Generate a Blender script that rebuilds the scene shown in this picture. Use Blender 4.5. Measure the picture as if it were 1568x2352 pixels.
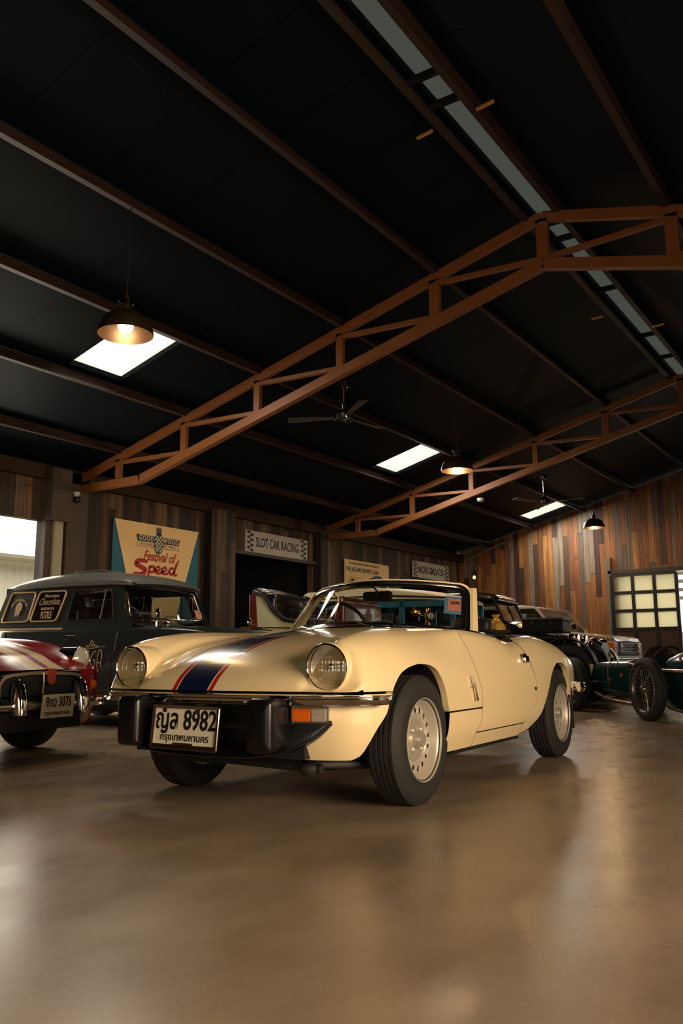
import bpy, bmesh, math, random
from mathutils import Vector, Matrix, noise
random.seed(7)
SC = bpy.context.scene
COL = SC.collection
for _o in list(bpy.data.objects):
    bpy.data.objects.remove(_o)
PI = math.pi

# ------------------------------------------------------------------ camera
YAW, PITCH, ROLL, CAMH = 0.5937, 0.1713, -0.0051, 0.6395
cd = bpy.data.cameras.new('camera')
cam = bpy.data.objects.new('camera', cd)
COL.objects.link(cam)
F0 = Vector((math.cos(YAW), math.sin(YAW), 0)); R0 = Vector((math.sin(YAW), -math.cos(YAW), 0)); U0 = Vector((0, 0, 1))
Fv = F0 * math.cos(PITCH) + U0 * math.sin(PITCH)
U2 = U0 * math.cos(PITCH) - F0 * math.sin(PITCH)
Rv = R0 * math.cos(ROLL) + U2 * math.sin(ROLL)
Uv = U2 * math.cos(ROLL) - R0 * math.sin(ROLL)
cam.matrix_world = Matrix(((Rv.x, Uv.x, -Fv.x, 0), (Rv.y, Uv.y, -Fv.y, 0), (Rv.z, Uv.z, -Fv.z, CAMH), (0, 0, 0, 1)))
cd.sensor_fit = 'HORIZONTAL'; cd.sensor_width = 24.0
cd.lens = 24.0 * 1944.0 / 1568.0
cd.clip_start = 0.05; cd.clip_end = 300
SC.camera = cam

# ------------------------------------------------------------------ light and exposure
SC.view_settings.view_transform = 'Standard'
SC.view_settings.look = 'None'
SC.view_settings.gamma = 1
SC.view_settings.use_curve_mapping = False
SC.view_settings.exposure = 0.78
W = bpy.data.worlds.new('world'); SC.world = W; W.use_nodes = True
bgn = W.node_tree.nodes['Background']
bgn.inputs[0].default_value = (1.0, 0.91, 0.76, 1); bgn.inputs[1].default_value = 1.75

def area(name, loc, rot, sx, sy, power, color=(1, 1, 1), portal=False, spread=None):
    ld = bpy.data.lights.new(name, 'AREA'); ld.shape = 'RECTANGLE'; ld.size = sx; ld.size_y = sy
    ld.energy = power; ld.color = color
    if portal: ld.cycles.is_portal = True
    if spread: ld.spread = spread
    o = bpy.data.objects.new(name, ld); COL.objects.link(o); o.location = loc; o.rotation_euler = rot
    return o
# portals guide the daylight through the openings
SKY = [(5.95, 6.72), (12.50, 13.35), (19.12, 19.97)]
area('garage_portal', (5.97, 10.14, 1.3), (-PI/2, 0, 0), 2.8, 2.6, 1, portal=True)
area('end_door_portal', (20.65, 3.55, 1.3), (0, PI/2, 0), 2.5, 4.4, 1, portal=True)
area('front_fill_portal', (-6.12, -1.2, 1.3), (0, -PI/2, 0), 2.4, 3.8, 1, portal=True)  # sky portal for the opening added behind the camera
# added fill from invented openings behind and right of camera; daylight at the garage
area('front_fill', (-5.9, -1.2, 2.35), (0, -math.radians(78), 0), 1.1, 4.2, 6, (1, 0.72, 0.46), spread=math.radians(110))
area('side_fill', (1.1, -4.3, 1.85), (math.radians(86), 0, 0), 4.4, 1.4, 165, (1, 0.72, 0.46), spread=math.radians(120))
area('side_fill_portal', (1.1, -4.55, 1.3), (PI/2, 0, 0), 4.6, 2.6, 1, portal=True)  # sky portal for the opening added in the right wall
area('garage_daylight', (5.97, 9.9, 1.45), (-math.radians(82), 0, 0), 2.6, 2.2, 85, (1, 0.88, 0.70))
for _i, (_a, _b) in enumerate(SKY):
    area('skylight_daylight', ((_a + _b) / 2, 7.2, 4.02), (-math.atan(0.268), 0, 0), _b - _a - 0.04, 0.98, (26, 40, 40)[_i], (1, 0.95, 0.82))

# ------------------------------------------------------------------ materials
def mat(name, col=(0.5, 0.5, 0.5), rough=0.5, metal=0.0, coat=0.0, emit=None, estr=0, alpha=1, trans=0, ior=1.45, spec=0.5, var=0.0, vscale=6.0, bump=0.0, bscale=60.0, rvar=0.0):
    m = bpy.data.materials.new(name); m.use_nodes = True
    nt = m.node_tree; b = nt.nodes['Principled BSDF']
    b.inputs['Base Color'].default_value = (*col, 1); b.inputs['Roughness'].default_value = rough
    b.inputs['Metallic'].default_value = metal; b.inputs['Coat Weight'].default_value = coat
    b.inputs['Coat Roughness'].default_value = 0.04
    b.inputs['Transmission Weight'].default_value = trans; b.inputs['IOR'].default_value = ior
    b.inputs['Specular IOR Level'].default_value = spec
    if emit:
        b.inputs['Emission Color'].default_value = (*emit, 1); b.inputs['Emission Strength'].default_value = estr
    if var or bump or rvar:
        tc = nt.nodes.new('ShaderNodeTexCoord')
    if var or rvar:
        n = nt.nodes.new('ShaderNodeTexNoise'); n.inputs['Scale'].default_value = vscale; n.inputs['Detail'].default_value = 5
        nt.links.new(tc.outputs['Object'], n.inputs['Vector'])
    if var:
        mx = nt.nodes.new('ShaderNodeMix'); mx.data_type = 'RGBA'
        mx.inputs['A'].default_value = (*[c * (1 - var) for c in col], 1); mx.inputs['B'].default_value = (*[min(1, c * (1 + var)) for c in col], 1)
        nt.links.new(n.outputs['Fac'], mx.inputs['Factor']); nt.links.new(mx.outputs['Result'], b.inputs['Base Color'])
    if rvar:
        mr = nt.nodes.new('ShaderNodeMapRange'); mr.inputs['To Min'].default_value = rough - rvar; mr.inputs['To Max'].default_value = rough + rvar
        nt.links.new(n.outputs['Fac'], mr.inputs['Value']); nt.links.new(mr.outputs['Result'], b.inputs['Roughness'])
    if bump:
        n2 = nt.nodes.new('ShaderNodeTexNoise'); n2.inputs['Scale'].default_value = bscale; n2.inputs['Detail'].default_value = 4
        nt.links.new(tc.outputs['Object'], n2.inputs['Vector'])
        bp = nt.nodes.new('ShaderNodeBump'); bp.inputs['Strength'].default_value = bump; bp.inputs['Distance'].default_value = 0.01
        nt.links.new(n2.outputs['Fac'], bp.inputs['Height']); nt.links.new(bp.outputs['Normal'], b.inputs['Normal'])
    return m

def glass(name, tint=(0.9, 0.95, 0.93), refl=0.08, op=0.0):
    m = bpy.data.materials.new(name); m.use_nodes = True; nt = m.node_tree
    for n in list(nt.nodes):
        if n.type != 'OUTPUT_MATERIAL': nt.nodes.remove(n)
    out = [n for n in nt.nodes if n.type == 'OUTPUT_MATERIAL'][0]
    t = nt.nodes.new('ShaderNodeBsdfTransparent'); t.inputs[0].default_value = (*tint, 1)
    g = nt.nodes.new('ShaderNodeBsdfGlossy'); g.inputs['Roughness'].default_value = 0.02
    fr = nt.nodes.new('ShaderNodeFresnel'); fr.inputs['IOR'].default_value = 1.5
    a = nt.nodes.new('ShaderNodeMath'); a.operation = 'MULTIPLY'; a.inputs[1].default_value = refl / 0.04
    nt.links.new(fr.outputs[0], a.inputs[0])
    cl = nt.nodes.new('ShaderNodeMath'); cl.operation = 'MINIMUM'; cl.inputs[1].default_value = 0.6; nt.links.new(a.outputs[0], cl.inputs[0])
    mx = nt.nodes.new('ShaderNodeMixShader'); nt.links.new(cl.outputs[0], mx.inputs[0]); nt.links.new(t.outputs[0], mx.inputs[1]); nt.links.new(g.outputs[0], mx.inputs[2])
    nt.links.new(mx.outputs[0], out.inputs[0])
    return m

def translucent(name, col, transl=0.5):
    m = bpy.data.materials.new(name); m.use_nodes = True; nt = m.node_tree
    for n in list(nt.nodes):
        if n.type != 'OUTPUT_MATERIAL': nt.nodes.remove(n)
    out = [n for n in nt.nodes if n.type == 'OUTPUT_MATERIAL'][0]
    t = nt.nodes.new('ShaderNodeBsdfTranslucent'); t.inputs[0].default_value = (*col, 1)
    d = nt.nodes.new('ShaderNodeBsdfDiffuse'); d.inputs[0].default_value = (*[c * 0.6 for c in col], 1)
    mx = nt.nodes.new('ShaderNodeMixShader'); mx.inputs[0].default_value = transl
    nt.links.new(d.outputs[0], mx.inputs[1]); nt.links.new(t.outputs[0], mx.inputs[2]); nt.links.new(mx.outputs[0], out.inputs[0])
    return m

def plank_mat(name, axis, width, ramp, bright=1.0, rough=0.65):
    """vertical reclaimed boards: board colour by white noise, grain by stretched noise"""
    m = bpy.data.materials.new(name); m.use_nodes = True; nt = m.node_tree; L = nt.links.new; N = nt.nodes.new
    b = nt.nodes['Principled BSDF']; b.inputs['Roughness'].default_value = rough
    tc = N('ShaderNodeTexCoord'); sp = N('ShaderNodeSeparateXYZ'); L(tc.outputs['Object'], sp.inputs[0])
    def M(op, a, bb=None, c=None):
        n = N('ShaderNodeMath'); n.operation = op
        for i, v in enumerate((a, bb, c)):
            if v is None: continue
            if isinstance(v, (int, float)): n.inputs[i].default_value = v
            else: L(v, n.inputs[i])
        return n.outputs[0]
    u = M('DIVIDE', sp.outputs[axis], width)
    fl = M('FLOOR', u); fr = M('FRACT', u)
    w1 = N('ShaderNodeTexWhiteNoise'); w1.noise_dimensions = '1D'; L(fl, w1.inputs['W'])
    zz = M('ADD', M('DIVIDE', sp.outputs[2], 2.3), M('MULTIPLY', w1.outputs['Value'], 7.3))
    zf = M('FLOOR', zz); zfr = M('FRACT', zz)
    w2 = N('ShaderNodeTexWhiteNoise'); w2.noise_dimensions = '2D'
    cmb = N('ShaderNodeCombineXYZ'); L(fl, cmb.inputs[0]); L(zf, cmb.inputs[1]); L(cmb.outputs[0], w2.inputs['Vector'])
    cr = N('ShaderNodeValToRGB'); cr.color_ramp.interpolation = 'CONSTANT'
    els = cr.color_ramp.elements
    for i, c in enumerate(ramp):
        e = els[i] if i < 2 else els.new(i / len(ramp))
        e.position = i / len(ramp); e.color = (*[v * bright for v in c], 1)
    L(w2.outputs['Value'], cr.inputs['Fac'])
    # grain
    mp = N('ShaderNodeMapping'); mp.inputs['Scale'].default_value = (22, 22, 1.1)
    L(tc.outputs['Object'], mp.inputs['Vector'])
    ad = N('ShaderNodeVectorMath'); ad.operation = 'ADD'; L(mp.outputs[0], ad.inputs[0]); L(w2.outputs['Color'], ad.inputs[1])
    ng = N('ShaderNodeTexNoise'); ng.inputs['Scale'].default_value = 1.0; ng.inputs['Detail'].default_value = 6; ng.inputs['Distortion'].default_value = 0.6
    L(ad.outputs[0], ng.inputs['Vector'])
    mr = N('ShaderNodeMapRange'); mr.inputs['From Min'].default_value = 0.3; mr.inputs['From Max'].default_value = 0.7; mr.inputs['To Min'].default_value = 0.45; mr.inputs['To Max'].default_value = 1.3; L(ng.outputs['Fac'], mr.inputs['Value'])
    # gaps
    e1 = M('GREATER_THAN', fr, 0.04); e2 = M('GREATER_THAN', zfr, 0.006)
    g = M('MULTIPLY', e1, e2); g2 = M('ADD', M('MULTIPLY', g, 0.85), 0.15)
    fac = M('MULTIPLY', mr.outputs[0], g2)
    mx = N('ShaderNodeMix'); mx.data_type = 'RGBA'; mx.blend_type = 'MULTIPLY'; mx.inputs['Factor'].default_value = 1
    L(cr.outputs[0], mx.inputs['A']); L(fac, mx.inputs['B']); L(mx.outputs['Result'], b.inputs['Base Color'])
    bp = N('ShaderNodeBump'); bp.inputs['Strength'].default_value = 0.6; bp.inputs['Distance'].default_value = 0.01
    L(fac, bp.inputs['Height']); L(bp.outputs[0], b.inputs['Normal'])
    return m

# ------------------------------------------------------------------ mesh helpers
class MB:
    def __init__(s): s.v = []; s.f = []
    def add(s, vs, fs):
        o = len(s.v); s.v += [tuple(v) for v in vs]; s.f += [tuple(i + o for i in f) for f in fs]; return s
    def box(s, a, b):
        x0, y0, z0 = a; x1, y1, z1 = b
        return s.add([(x0,y0,z0),(x1,y0,z0),(x1,y1,z0),(x0,y1,z0),(x0,y0,z1),(x1,y0,z1),(x1,y1,z1),(x0,y1,z1)],
                     [(3,2,1,0),(4,5,6,7),(0,1,5,4),(1,2,6,5),(2,3,7,6),(3,0,4,7)])
    def beam(s, p, q, w, h, up=(0, 0, 1)):
        """rectangular bar from p to q, w across, h along up"""
        p = Vector(p); q = Vector(q); d = (q - p).normalized(); up = Vector(up)
        a = d.cross(up).normalized(); u = a.cross(d).normalized()
        vs = []
        for c in (p, q):
            for i, j in ((-1, -1), (1, -1), (1, 1), (-1, 1)): vs.append(c + a * (i * w / 2) + u * (j * h / 2))
        return s.add(vs, [(0,1,2,3),(7,6,5,4),(0,4,5,1),(1,5,6,2),(2,6,7,3),(3,7,4,0)])
    def tube(s, pts, r, n=8, cap=True, closed=False):
        pts = [Vector(p) for p in pts]; k = len(pts); rr = r if isinstance(r, (list, tuple)) else [r] * k
        rings = []; prev = None
        for i, p in enumerate(pts):
            if closed: d = pts[(i + 1) % k] - pts[i - 1]
            elif i == 0: d = pts[1] - p
            elif i == k - 1: d = p - pts[i - 1]
            else: d = pts[i + 1] - pts[i - 1]
            d.normalize()
            if prev is None:
                a = d.orthogonal().normalized()
            else:
                a = (prev - d * prev.dot(d)).normalized()
            prev = a; b = d.cross(a)
            rings.append([p + (a * math.cos(t * 2 * PI / n) + b * math.sin(t * 2 * PI / n)) * rr[i] for t in range(n)])
        vs = [v for r_ in rings for v in r_]; fs = []
        m = k if closed else k - 1
        for i in range(m):
            for j in range(n):
                a0 = i * n + j; a1 = i * n + (j + 1) % n; b0 = ((i + 1) % k) * n + j; b1 = ((i + 1) % k) * n + (j + 1) % n
                fs.append((a0, a1, b1, b0))
        if cap and not closed:
            fs.append(tuple(range(n - 1, -1, -1))); fs.append(tuple((k - 1) * n + j for j in range(n)))
        return s.add(vs, fs)
    def lathe(s, prof, o=(0, 0, 0), axis=(0, 0, 1), n=32, a0=0, a1=2 * PI, capends=False, sx=1, sy=1):
        """prof: list of (radius, height along axis)"""
        ax = Vector(axis).normalized(); o = Vector(o)
        u = Vector((0, 0, 1)).cross(ax)
        if u.length < 1e-4: u = Vector((1, 0, 0))
        u.normalize(); v = ax.cross(u)
        full = abs(a1 - a0 - 2 * PI) < 1e-6; m = n if full else n + 1
        vs = []
        for r, h in prof:
            for j in range(m):
                t = a0 + (a1 - a0) * j / n
                vs.append(o + ax * h + u * (r * math.cos(t) * sx) + v * (r * math.sin(t) * sy))
        fs = []
        for i in range(len(prof) - 1):
            for j in range(n):
                j2 = (j + 1) % m
                fs.append((i * m + j, i * m + j2, (i + 1) * m + j2, (i + 1) * m + j))
        if capends:
            fs.append(tuple(range(m - 1, -1, -1))); fs.append(tuple((len(prof) - 1) * m + j for j in range(m)))
        return s.add(vs, fs)
    def grid(s, rows, closeu=False, closev=False, flip=False):
        nu = len(rows); nv = len(rows[0]); vs = [p for r in rows for p in r]; fs = []
        for i in range(nu if closeu else nu - 1):
            for j in range(nv if closev else nv - 1):
                f = (i * nv + j, i * nv + (j + 1) % nv, ((i + 1) % nu) * nv + (j + 1) % nv, ((i + 1) % nu) * nv + j)
                fs.append(f[::-1] if flip else f)
        return s.add(vs, fs)
    def poly(s, pts): return s.add(pts, [tuple(range(len(pts)))])
    def prism(s, pts, d):
        """flat polygon pts extruded by vector d"""
        n = len(pts); d = Vector(d); p2 = [Vector(p) + d for p in pts]
        return s.add(list(pts) + p2, [tuple(range(n - 1, -1, -1)), tuple(range(n, 2 * n))] + [(i, (i + 1) % n, n + (i + 1) % n, n + i) for i in range(n)])
    def ellipsoid(s, c, r, nu=16, nv=10):
        c = Vector(c); rows = []
        for i in range(nv + 1):
            ph = -PI / 2 + PI * i / nv
            rows.append([(c.x + r[0] * math.cos(ph) * math.cos(2 * PI * j / nu), c.y + r[1] * math.cos(ph) * math.sin(2 * PI * j / nu), c.z + r[2] * math.sin(ph)) for j in range(nu)])
        return s.grid(rows, closev=True)
    def mirror(s, ax=1):
        vs = [tuple(-c if i == ax else c for i, c in enumerate(v)) for v in s.v]
        fs = [f[::-1] for f in s.f]; n = MB(); n.v = s.v[:]; n.f = s.f[:]; return n.add(vs, fs)
    def flipped(s, ax=1):
        n = MB(); n.v = [tuple(-c if i == ax else c for i, c in enumerate(v)) for v in s.v]; n.f = [f[::-1] for f in s.f]; return n
    def build(s, name, m, parent=None, smooth=None, bevel=0, subdiv=0, solid=0, kind=None, label=None, merge=True, recalc=True, offset=-1):
        me = bpy.data.meshes.new(name)
        bm = bmesh.new(); vv = [bm.verts.new(v) for v in s.v]
        for f in s.f:
            if len(set(f)) < 3: continue
            try: bm.faces.new([vv[i] for i in f])
            except ValueError: pass
        if merge: bmesh.ops.remove_doubles(bm, verts=bm.verts, dist=1e-5)
        bmesh.ops.dissolve_degenerate(bm, dist=1e-6, edges=bm.edges)
        if recalc: bmesh.ops.recalc_face_normals(bm, faces=bm.faces)
        bm.to_mesh(me); bm.free()
        me.materials.append(m)
        o = bpy.data.objects.new(name, me); COL.objects.link(o)
        if parent: o.parent = parent
        if smooth is not None:
            me.shade_smooth(); me.set_sharp_from_angle(angle=math.radians(smooth))
        if solid:
            md = o.modifiers.new('solid', 'SOLIDIFY'); md.thickness = solid; md.offset = offset
        if bevel:
            md = o.modifiers.new('bevel', 'BEVEL'); md.width = bevel; md.segments = 2; md.limit_method = 'ANGLE'; md.angle_limit = math.radians(40)
        if subdiv:
            md = o.modifiers.new('sub', 'SUBSURF'); md.levels = subdiv; md.render_levels = subdiv
        if kind: o['kind'] = kind
        if label: o['label'] = label
        return o

def thing(name, label, cat, loc=(0, 0, 0), rz=0, group=None, rot=None):
    o = bpy.data.objects.new(name, None); COL.objects.link(o); o.location = loc
    o.rotation_euler = rot if rot else (0, 0, rz); o.empty_display_size = 0.1
    o['label'] = label; o['category'] = cat
    if group: o['group'] = group
    return o
def tag(o, label, cat, group=None):
    o['label'] = label; o['category'] = cat
    if group: o['group'] = group
    return o
def copytree(o, parent=None, label=None):
    c = o.copy(); COL.objects.link(c); c.parent = parent
    if label: c['label'] = label
    for ch in list(o.children): copytree(ch, c)
    return c
def lerp(a, b, t): return a + (b - a) * t
def interp(x, tab):
    """piecewise Catmull-Rom (monotone clipped) interpolation through (x, y) pairs"""
    if x <= tab[0][0]: return tab[0][1]
    if x >= tab[-1][0]: return tab[-1][1]
    for i in range(len(tab) - 1):
        x0, y0 = tab[i]; x1, y1 = tab[i + 1]
        if x0 <= x <= x1:
            h = x1 - x0; t = (x - x0) / h; d = (y1 - y0) / h
            def sl(k):
                if k <= 0 or k >= len(tab) - 1: return None
                a = (tab[k][1] - tab[k-1][1]) / (tab[k][0] - tab[k-1][0]); b = (tab[k+1][1] - tab[k][1]) / (tab[k+1][0] - tab[k][0])
                return 0 if a * b <= 0 else 2 * a * b / (a + b)
            m0 = sl(i); m1 = sl(i + 1)
            if m0 is None: m0 = d
            if m1 is None: m1 = d
            return (2*t**3 - 3*t**2 + 1) * y0 + (t**3 - 2*t**2 + t) * h * m0 + (-2*t**3 + 3*t**2) * y1 + (t**3 - t**2) * h * m1
def crspline(P, n):
    """Catmull-Rom through points P (tuples), n samples per span"""
    P = [Vector(p) for p in P]; out = []
    for i in range(len(P) - 1):
        p0 = P[i - 1] if i else P[0] * 2 - P[1]; p3 = P[i + 2] if i + 2 < len(P) else P[-1] * 2 - P[-2]
        p1, p2 = P[i], P[i + 1]
        for k in range(n):
            t = k / n
            out.append(0.5 * ((2 * p1) + (p2 - p0) * t + (2 * p0 - 5 * p1 + 4 * p2 - p3) * t * t + (3 * p1 - p0 - 3 * p2 + p3) * t ** 3))
    out.append(P[-1]); return out
def rrect(w, h, r, n=5, cx=0, cy=0):
    """rounded rectangle outline (2D), centred"""
    pts = []
    for sx, sy, a in ((1, 1, 0), (-1, 1, 90), (-1, -1, 180), (1, -1, 270)):
        for k in range(n + 1):
            t = math.radians(a + 90 * k / n)
            pts.append((cx + sx * (w / 2 - r) + r * math.cos(t), cy + sy * (h / 2 - r) + r * math.sin(t)))
    return pts
def text(name, s, m, parent, size, M4, depth=0.002, sx=1.0, shear=0, align='CENTER', bold=0.0, space=1.0, label=None, kind=None):
    """lettering as a mesh; M4 maps text plane (x right, y up, z out) to parent space"""
    cu = bpy.data.curves.new(name, 'FONT'); cu.body = s; cu.size = size; cu.align_x = align; cu.align_y = 'CENTER'
    cu.extrude = depth; cu.shear = shear; cu.offset = bold; cu.space_character = space; cu.resolution_u = 4
    t = bpy.data.objects.new(name + '_c', cu); COL.objects.link(t)
    dg = bpy.context.evaluated_depsgraph_get(); dg.update()
    me = bpy.data.meshes.new_from_object(t.evaluated_get(dg)); bpy.data.objects.remove(t)
    me.transform(M4 @ Matrix.Diagonal((sx, 1, 1, 1)))
    me.materials.clear(); me.materials.append(m); me.name = name
    o = bpy.data.objects.new(name, me); COL.objects.link(o)
    if parent: o.parent = parent
    if label: o['label'] = label
    if kind: o['kind'] = kind
    return o
def frame4(o, x, y):
    """matrix with origin o, x axis, y axis, z = x cross y"""
    x = Vector(x).normalized(); y = Vector(y).normalized(); z = x.cross(y)
    return Matrix(((x.x, y.x, z.x, o[0]), (x.y, y.y, z.y, o[1]), (x.z, y.z, z.z, o[2]), (0, 0, 0, 1)))

# shared materials
M_black = mat('black_gloss', (0.006, 0.006, 0.007), 0.18, coat=0.3)
M_rubber = mat('tyre_rubber', (0.016, 0.0152, 0.014), 0.72, bump=0.15, bscale=90)
M_dark = mat('matte_black', (0.008, 0.008, 0.008), 0.7)
M_dim = mat('dim_metal', (0.05, 0.045, 0.04), 0.5, 0.6)
M_chrome = mat('chrome', (0.82, 0.80, 0.76), 0.07, 1.0)
M_chromed = mat('aged_chrome', (0.5, 0.47, 0.42), 0.22, 1.0)
M_brass = mat('brass', (0.75, 0.45, 0.12), 0.2, 1.0)
M_glass = glass('clear_glass', (0.86, 0.88, 0.84), 0.05)
M_dglass = glass('dim_glass', (0.45, 0.50, 0.48), 0.06)
M_lens = mat('lamp_lens', (0.55, 0.54, 0.48), 0.12, 0.3, spec=0.8)
M_steel = mat('rust_steel', (0.185, 0.062, 0.016), 0.5, 0.15, var=0.25, vscale=3, bump=0.05)
M_purlin = mat('purlin_steel', (0.020, 0.0085, 0.004), 0.55, 0.1, var=0.3, vscale=2)
M_amber = mat('amber_lens', (0.55, 0.10, 0.004), 0.2, spec=0.8, var=0.3, vscale=80)
# ------------------------------------------------------------------ building
RS = 0.268; RIDGE_Y = 2.82; EAVE = 3.28
WALL = 10.0; ENDX = 20.45; FRONTX = -6.0; RIGHTY = -4.4
def chord(y): return EAVE + RS * (WALL - y) if y >= RIDGE_Y else EAVE + RS * (WALL - (2 * RIDGE_Y - y))
def roofz(y): return chord(y) + 0.12

# polished concrete floor
def floor_mat():
    m = bpy.data.materials.new('polished_concrete'); m.use_nodes = True; nt = m.node_tree; N = nt.nodes.new; L = nt.links.new
    b = nt.nodes['Principled BSDF']; tc = N('ShaderNodeTexCoord')
    def noisen(scale, det, dist=0, stretch=None):
        n = N('ShaderNodeTexNoise'); n.inputs['Scale'].default_value = scale; n.inputs['Detail'].default_value = det; n.inputs['Distortion'].default_value = dist
        if stretch:
            mp = N('ShaderNodeMapping'); mp.inputs['Scale'].default_value = stretch; mp.inputs['Rotation'].default_value = (0, 0, 0.6); L(tc.outputs['Object'], mp.inputs[0]); L(mp.outputs[0], n.inputs['Vector'])
        else: L(tc.outputs['Object'], n.inputs['Vector'])
        return n.outputs['Fac']
    a = noisen(1.6, 9, 0); c = noisen(2.2, 4, 0, (1, 1.6, 1)); d = noisen(60, 3)
    cr = N('ShaderNodeValToRGB'); e = cr.color_ramp.elements
    e[0].position = 0.26; e[0].color = (0.20, 0.148, 0.100, 1); e[1].position = 0.74; e[1].color = (0.44, 0.335, 0.23, 1)
    mxa = N('ShaderNodeMix'); mxa.inputs['Factor'].default_value = 0.5; L(a, mxa.inputs[2]); L(c, mxa.inputs[3]); L(mxa.outputs[0], cr.inputs['Fac'])
    mu = N('ShaderNodeMix'); mu.data_type = 'RGBA'; mu.blend_type = 'MULTIPLY'; mu.inputs['Factor'].default_value = 0.25
    L(cr.outputs[0], mu.inputs['A']); L(d, mu.inputs['B']); L(mu.outputs['Result'], b.inputs['Base Color'])
    mr = N('ShaderNodeMapRange'); mr.inputs['From Min'].default_value = 0.15; mr.inputs['From Max'].default_value = 0.85; mr.inputs['To Min'].default_value = 0.22; mr.inputs['To Max'].default_value = 0.33
    L(c, mr.inputs['Value']); L(mr.outputs[0], b.inputs['Roughness'])
    b.inputs['Specular IOR Level'].default_value = 0.20
    return m
M_floor = floor_mat()
MB().box((FRONTX - 0.2, RIGHTY - 0.2, -0.2), (ENDX + 0.2, WALL + 0.2, 0)).build('floor', M_floor, kind='structure')
M_ground = mat('outside_ground', (0.42, 0.40, 0.34), 0.9, var=0.2, vscale=1.5)
gr = MB().box((-40, -30, -0.25), (70, 60, -0.12)).build('ground', M_ground, kind='structure')

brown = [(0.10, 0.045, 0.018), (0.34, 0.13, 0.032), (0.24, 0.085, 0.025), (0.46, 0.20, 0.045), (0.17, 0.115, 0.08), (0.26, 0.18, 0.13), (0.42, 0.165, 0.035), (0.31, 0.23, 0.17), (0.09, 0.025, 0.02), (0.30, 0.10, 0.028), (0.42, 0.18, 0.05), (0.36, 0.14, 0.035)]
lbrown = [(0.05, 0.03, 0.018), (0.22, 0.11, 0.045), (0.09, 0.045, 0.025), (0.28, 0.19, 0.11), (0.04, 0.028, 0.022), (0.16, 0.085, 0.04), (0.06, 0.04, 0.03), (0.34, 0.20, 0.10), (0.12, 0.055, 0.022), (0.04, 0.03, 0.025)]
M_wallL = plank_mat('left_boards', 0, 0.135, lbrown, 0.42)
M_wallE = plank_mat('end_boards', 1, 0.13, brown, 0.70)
M_frame = mat('door_frame', (0.035, 0.032, 0.03), 0.5, 0.3)
M_panel = mat('dark_cladding', (0.06, 0.045, 0.035), 0.6, var=0.2)

def wall_y(name, y, x0, x1, z0, z1, holes, m, th=0.12):
    """wall in the plane y = const facing -Y with rectangular holes (x0,x1,z0,z1)"""
    xs = sorted({x0, x1, *[h[0] for h in holes], *[h[1] for h in holes]}); zs = sorted({z0, z1, *[h[2] for h in holes], *[h[3] for h in holes]})
    mb = MB()
    for i in range(len(xs) - 1):
        for j in range(len(zs) - 1):
            cx = (xs[i] + xs[i+1]) / 2; cz = (zs[j] + zs[j+1]) / 2
            if any(h[0] < cx < h[1] and h[2] < cz < h[3] for h in holes): continue
            mb.box((xs[i], y, zs[j]), (xs[i+1], y + th, zs[j+1]))
    return mb.build(name, m, kind='structure', merge=False)
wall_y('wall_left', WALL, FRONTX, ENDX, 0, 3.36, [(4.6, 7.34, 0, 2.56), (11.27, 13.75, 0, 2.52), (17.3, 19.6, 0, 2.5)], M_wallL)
# projecting pillar beside the garage opening and the shallow piers of the left wall
MB().box((7.46, 9.86, 0), (7.59, 10.0, 2.56)).build('trim_1', mat('garage_post', (0.35, 0.31, 0.22), 0.6), kind='structure')
MB().box((7.34, 9.80, 2.56), (7.66, 10.0, 3.3)).box((7.66, 9.88, 0), (8.02, 10.0, 3.3)).box((7.34, 9.92, 0), (7.46, 10.0, 2.56)).build('trim_2', M_panel, kind='structure')
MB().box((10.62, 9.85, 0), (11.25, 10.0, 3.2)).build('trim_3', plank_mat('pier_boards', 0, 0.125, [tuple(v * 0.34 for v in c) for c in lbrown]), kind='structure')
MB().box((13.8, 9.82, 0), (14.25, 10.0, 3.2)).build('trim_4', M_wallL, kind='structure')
MB().box((11.21, 9.93, 2.5), (13.8, 10.0, 2.56)).build('trim_5', M_panel, kind='structure')
# dark rooms behind the two doorways
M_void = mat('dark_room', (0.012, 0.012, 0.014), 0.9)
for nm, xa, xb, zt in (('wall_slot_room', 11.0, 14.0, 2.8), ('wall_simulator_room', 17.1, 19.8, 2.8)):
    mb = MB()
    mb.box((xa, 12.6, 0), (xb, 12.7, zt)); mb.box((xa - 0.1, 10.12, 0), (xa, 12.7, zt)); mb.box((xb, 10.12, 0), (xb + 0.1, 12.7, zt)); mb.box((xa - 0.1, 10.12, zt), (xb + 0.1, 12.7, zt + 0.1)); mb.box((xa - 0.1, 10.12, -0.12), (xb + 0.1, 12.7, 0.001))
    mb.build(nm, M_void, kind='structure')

# end wall with the wide door opening (gabled top)
mb = MB(); th = 0.15
def gz(y): return chord(y) + 0.1
D0, D1, DT = 1.3, 5.80, 2.60
mb.prism([(ENDX, WALL, 0), (ENDX, WALL, gz(WALL)), (ENDX, D1, gz(D1)), (ENDX, D1, 0)], (th, 0, 0))
mb.prism([(ENDX, D1, DT), (ENDX, D1, gz(D1)), (ENDX, RIDGE_Y, gz(RIDGE_Y)), (ENDX, D0, gz(D0)), (ENDX, D0, DT)], (th, 0, 0))
mb.prism([(ENDX, D0, 0), (ENDX, D0, gz(D0)), (ENDX, RIGHTY, gz(RIGHTY)), (ENDX, RIGHTY, 0)], (th, 0, 0))
mb.build('wall_back', M_wallE, kind='structure', merge=False)
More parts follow.
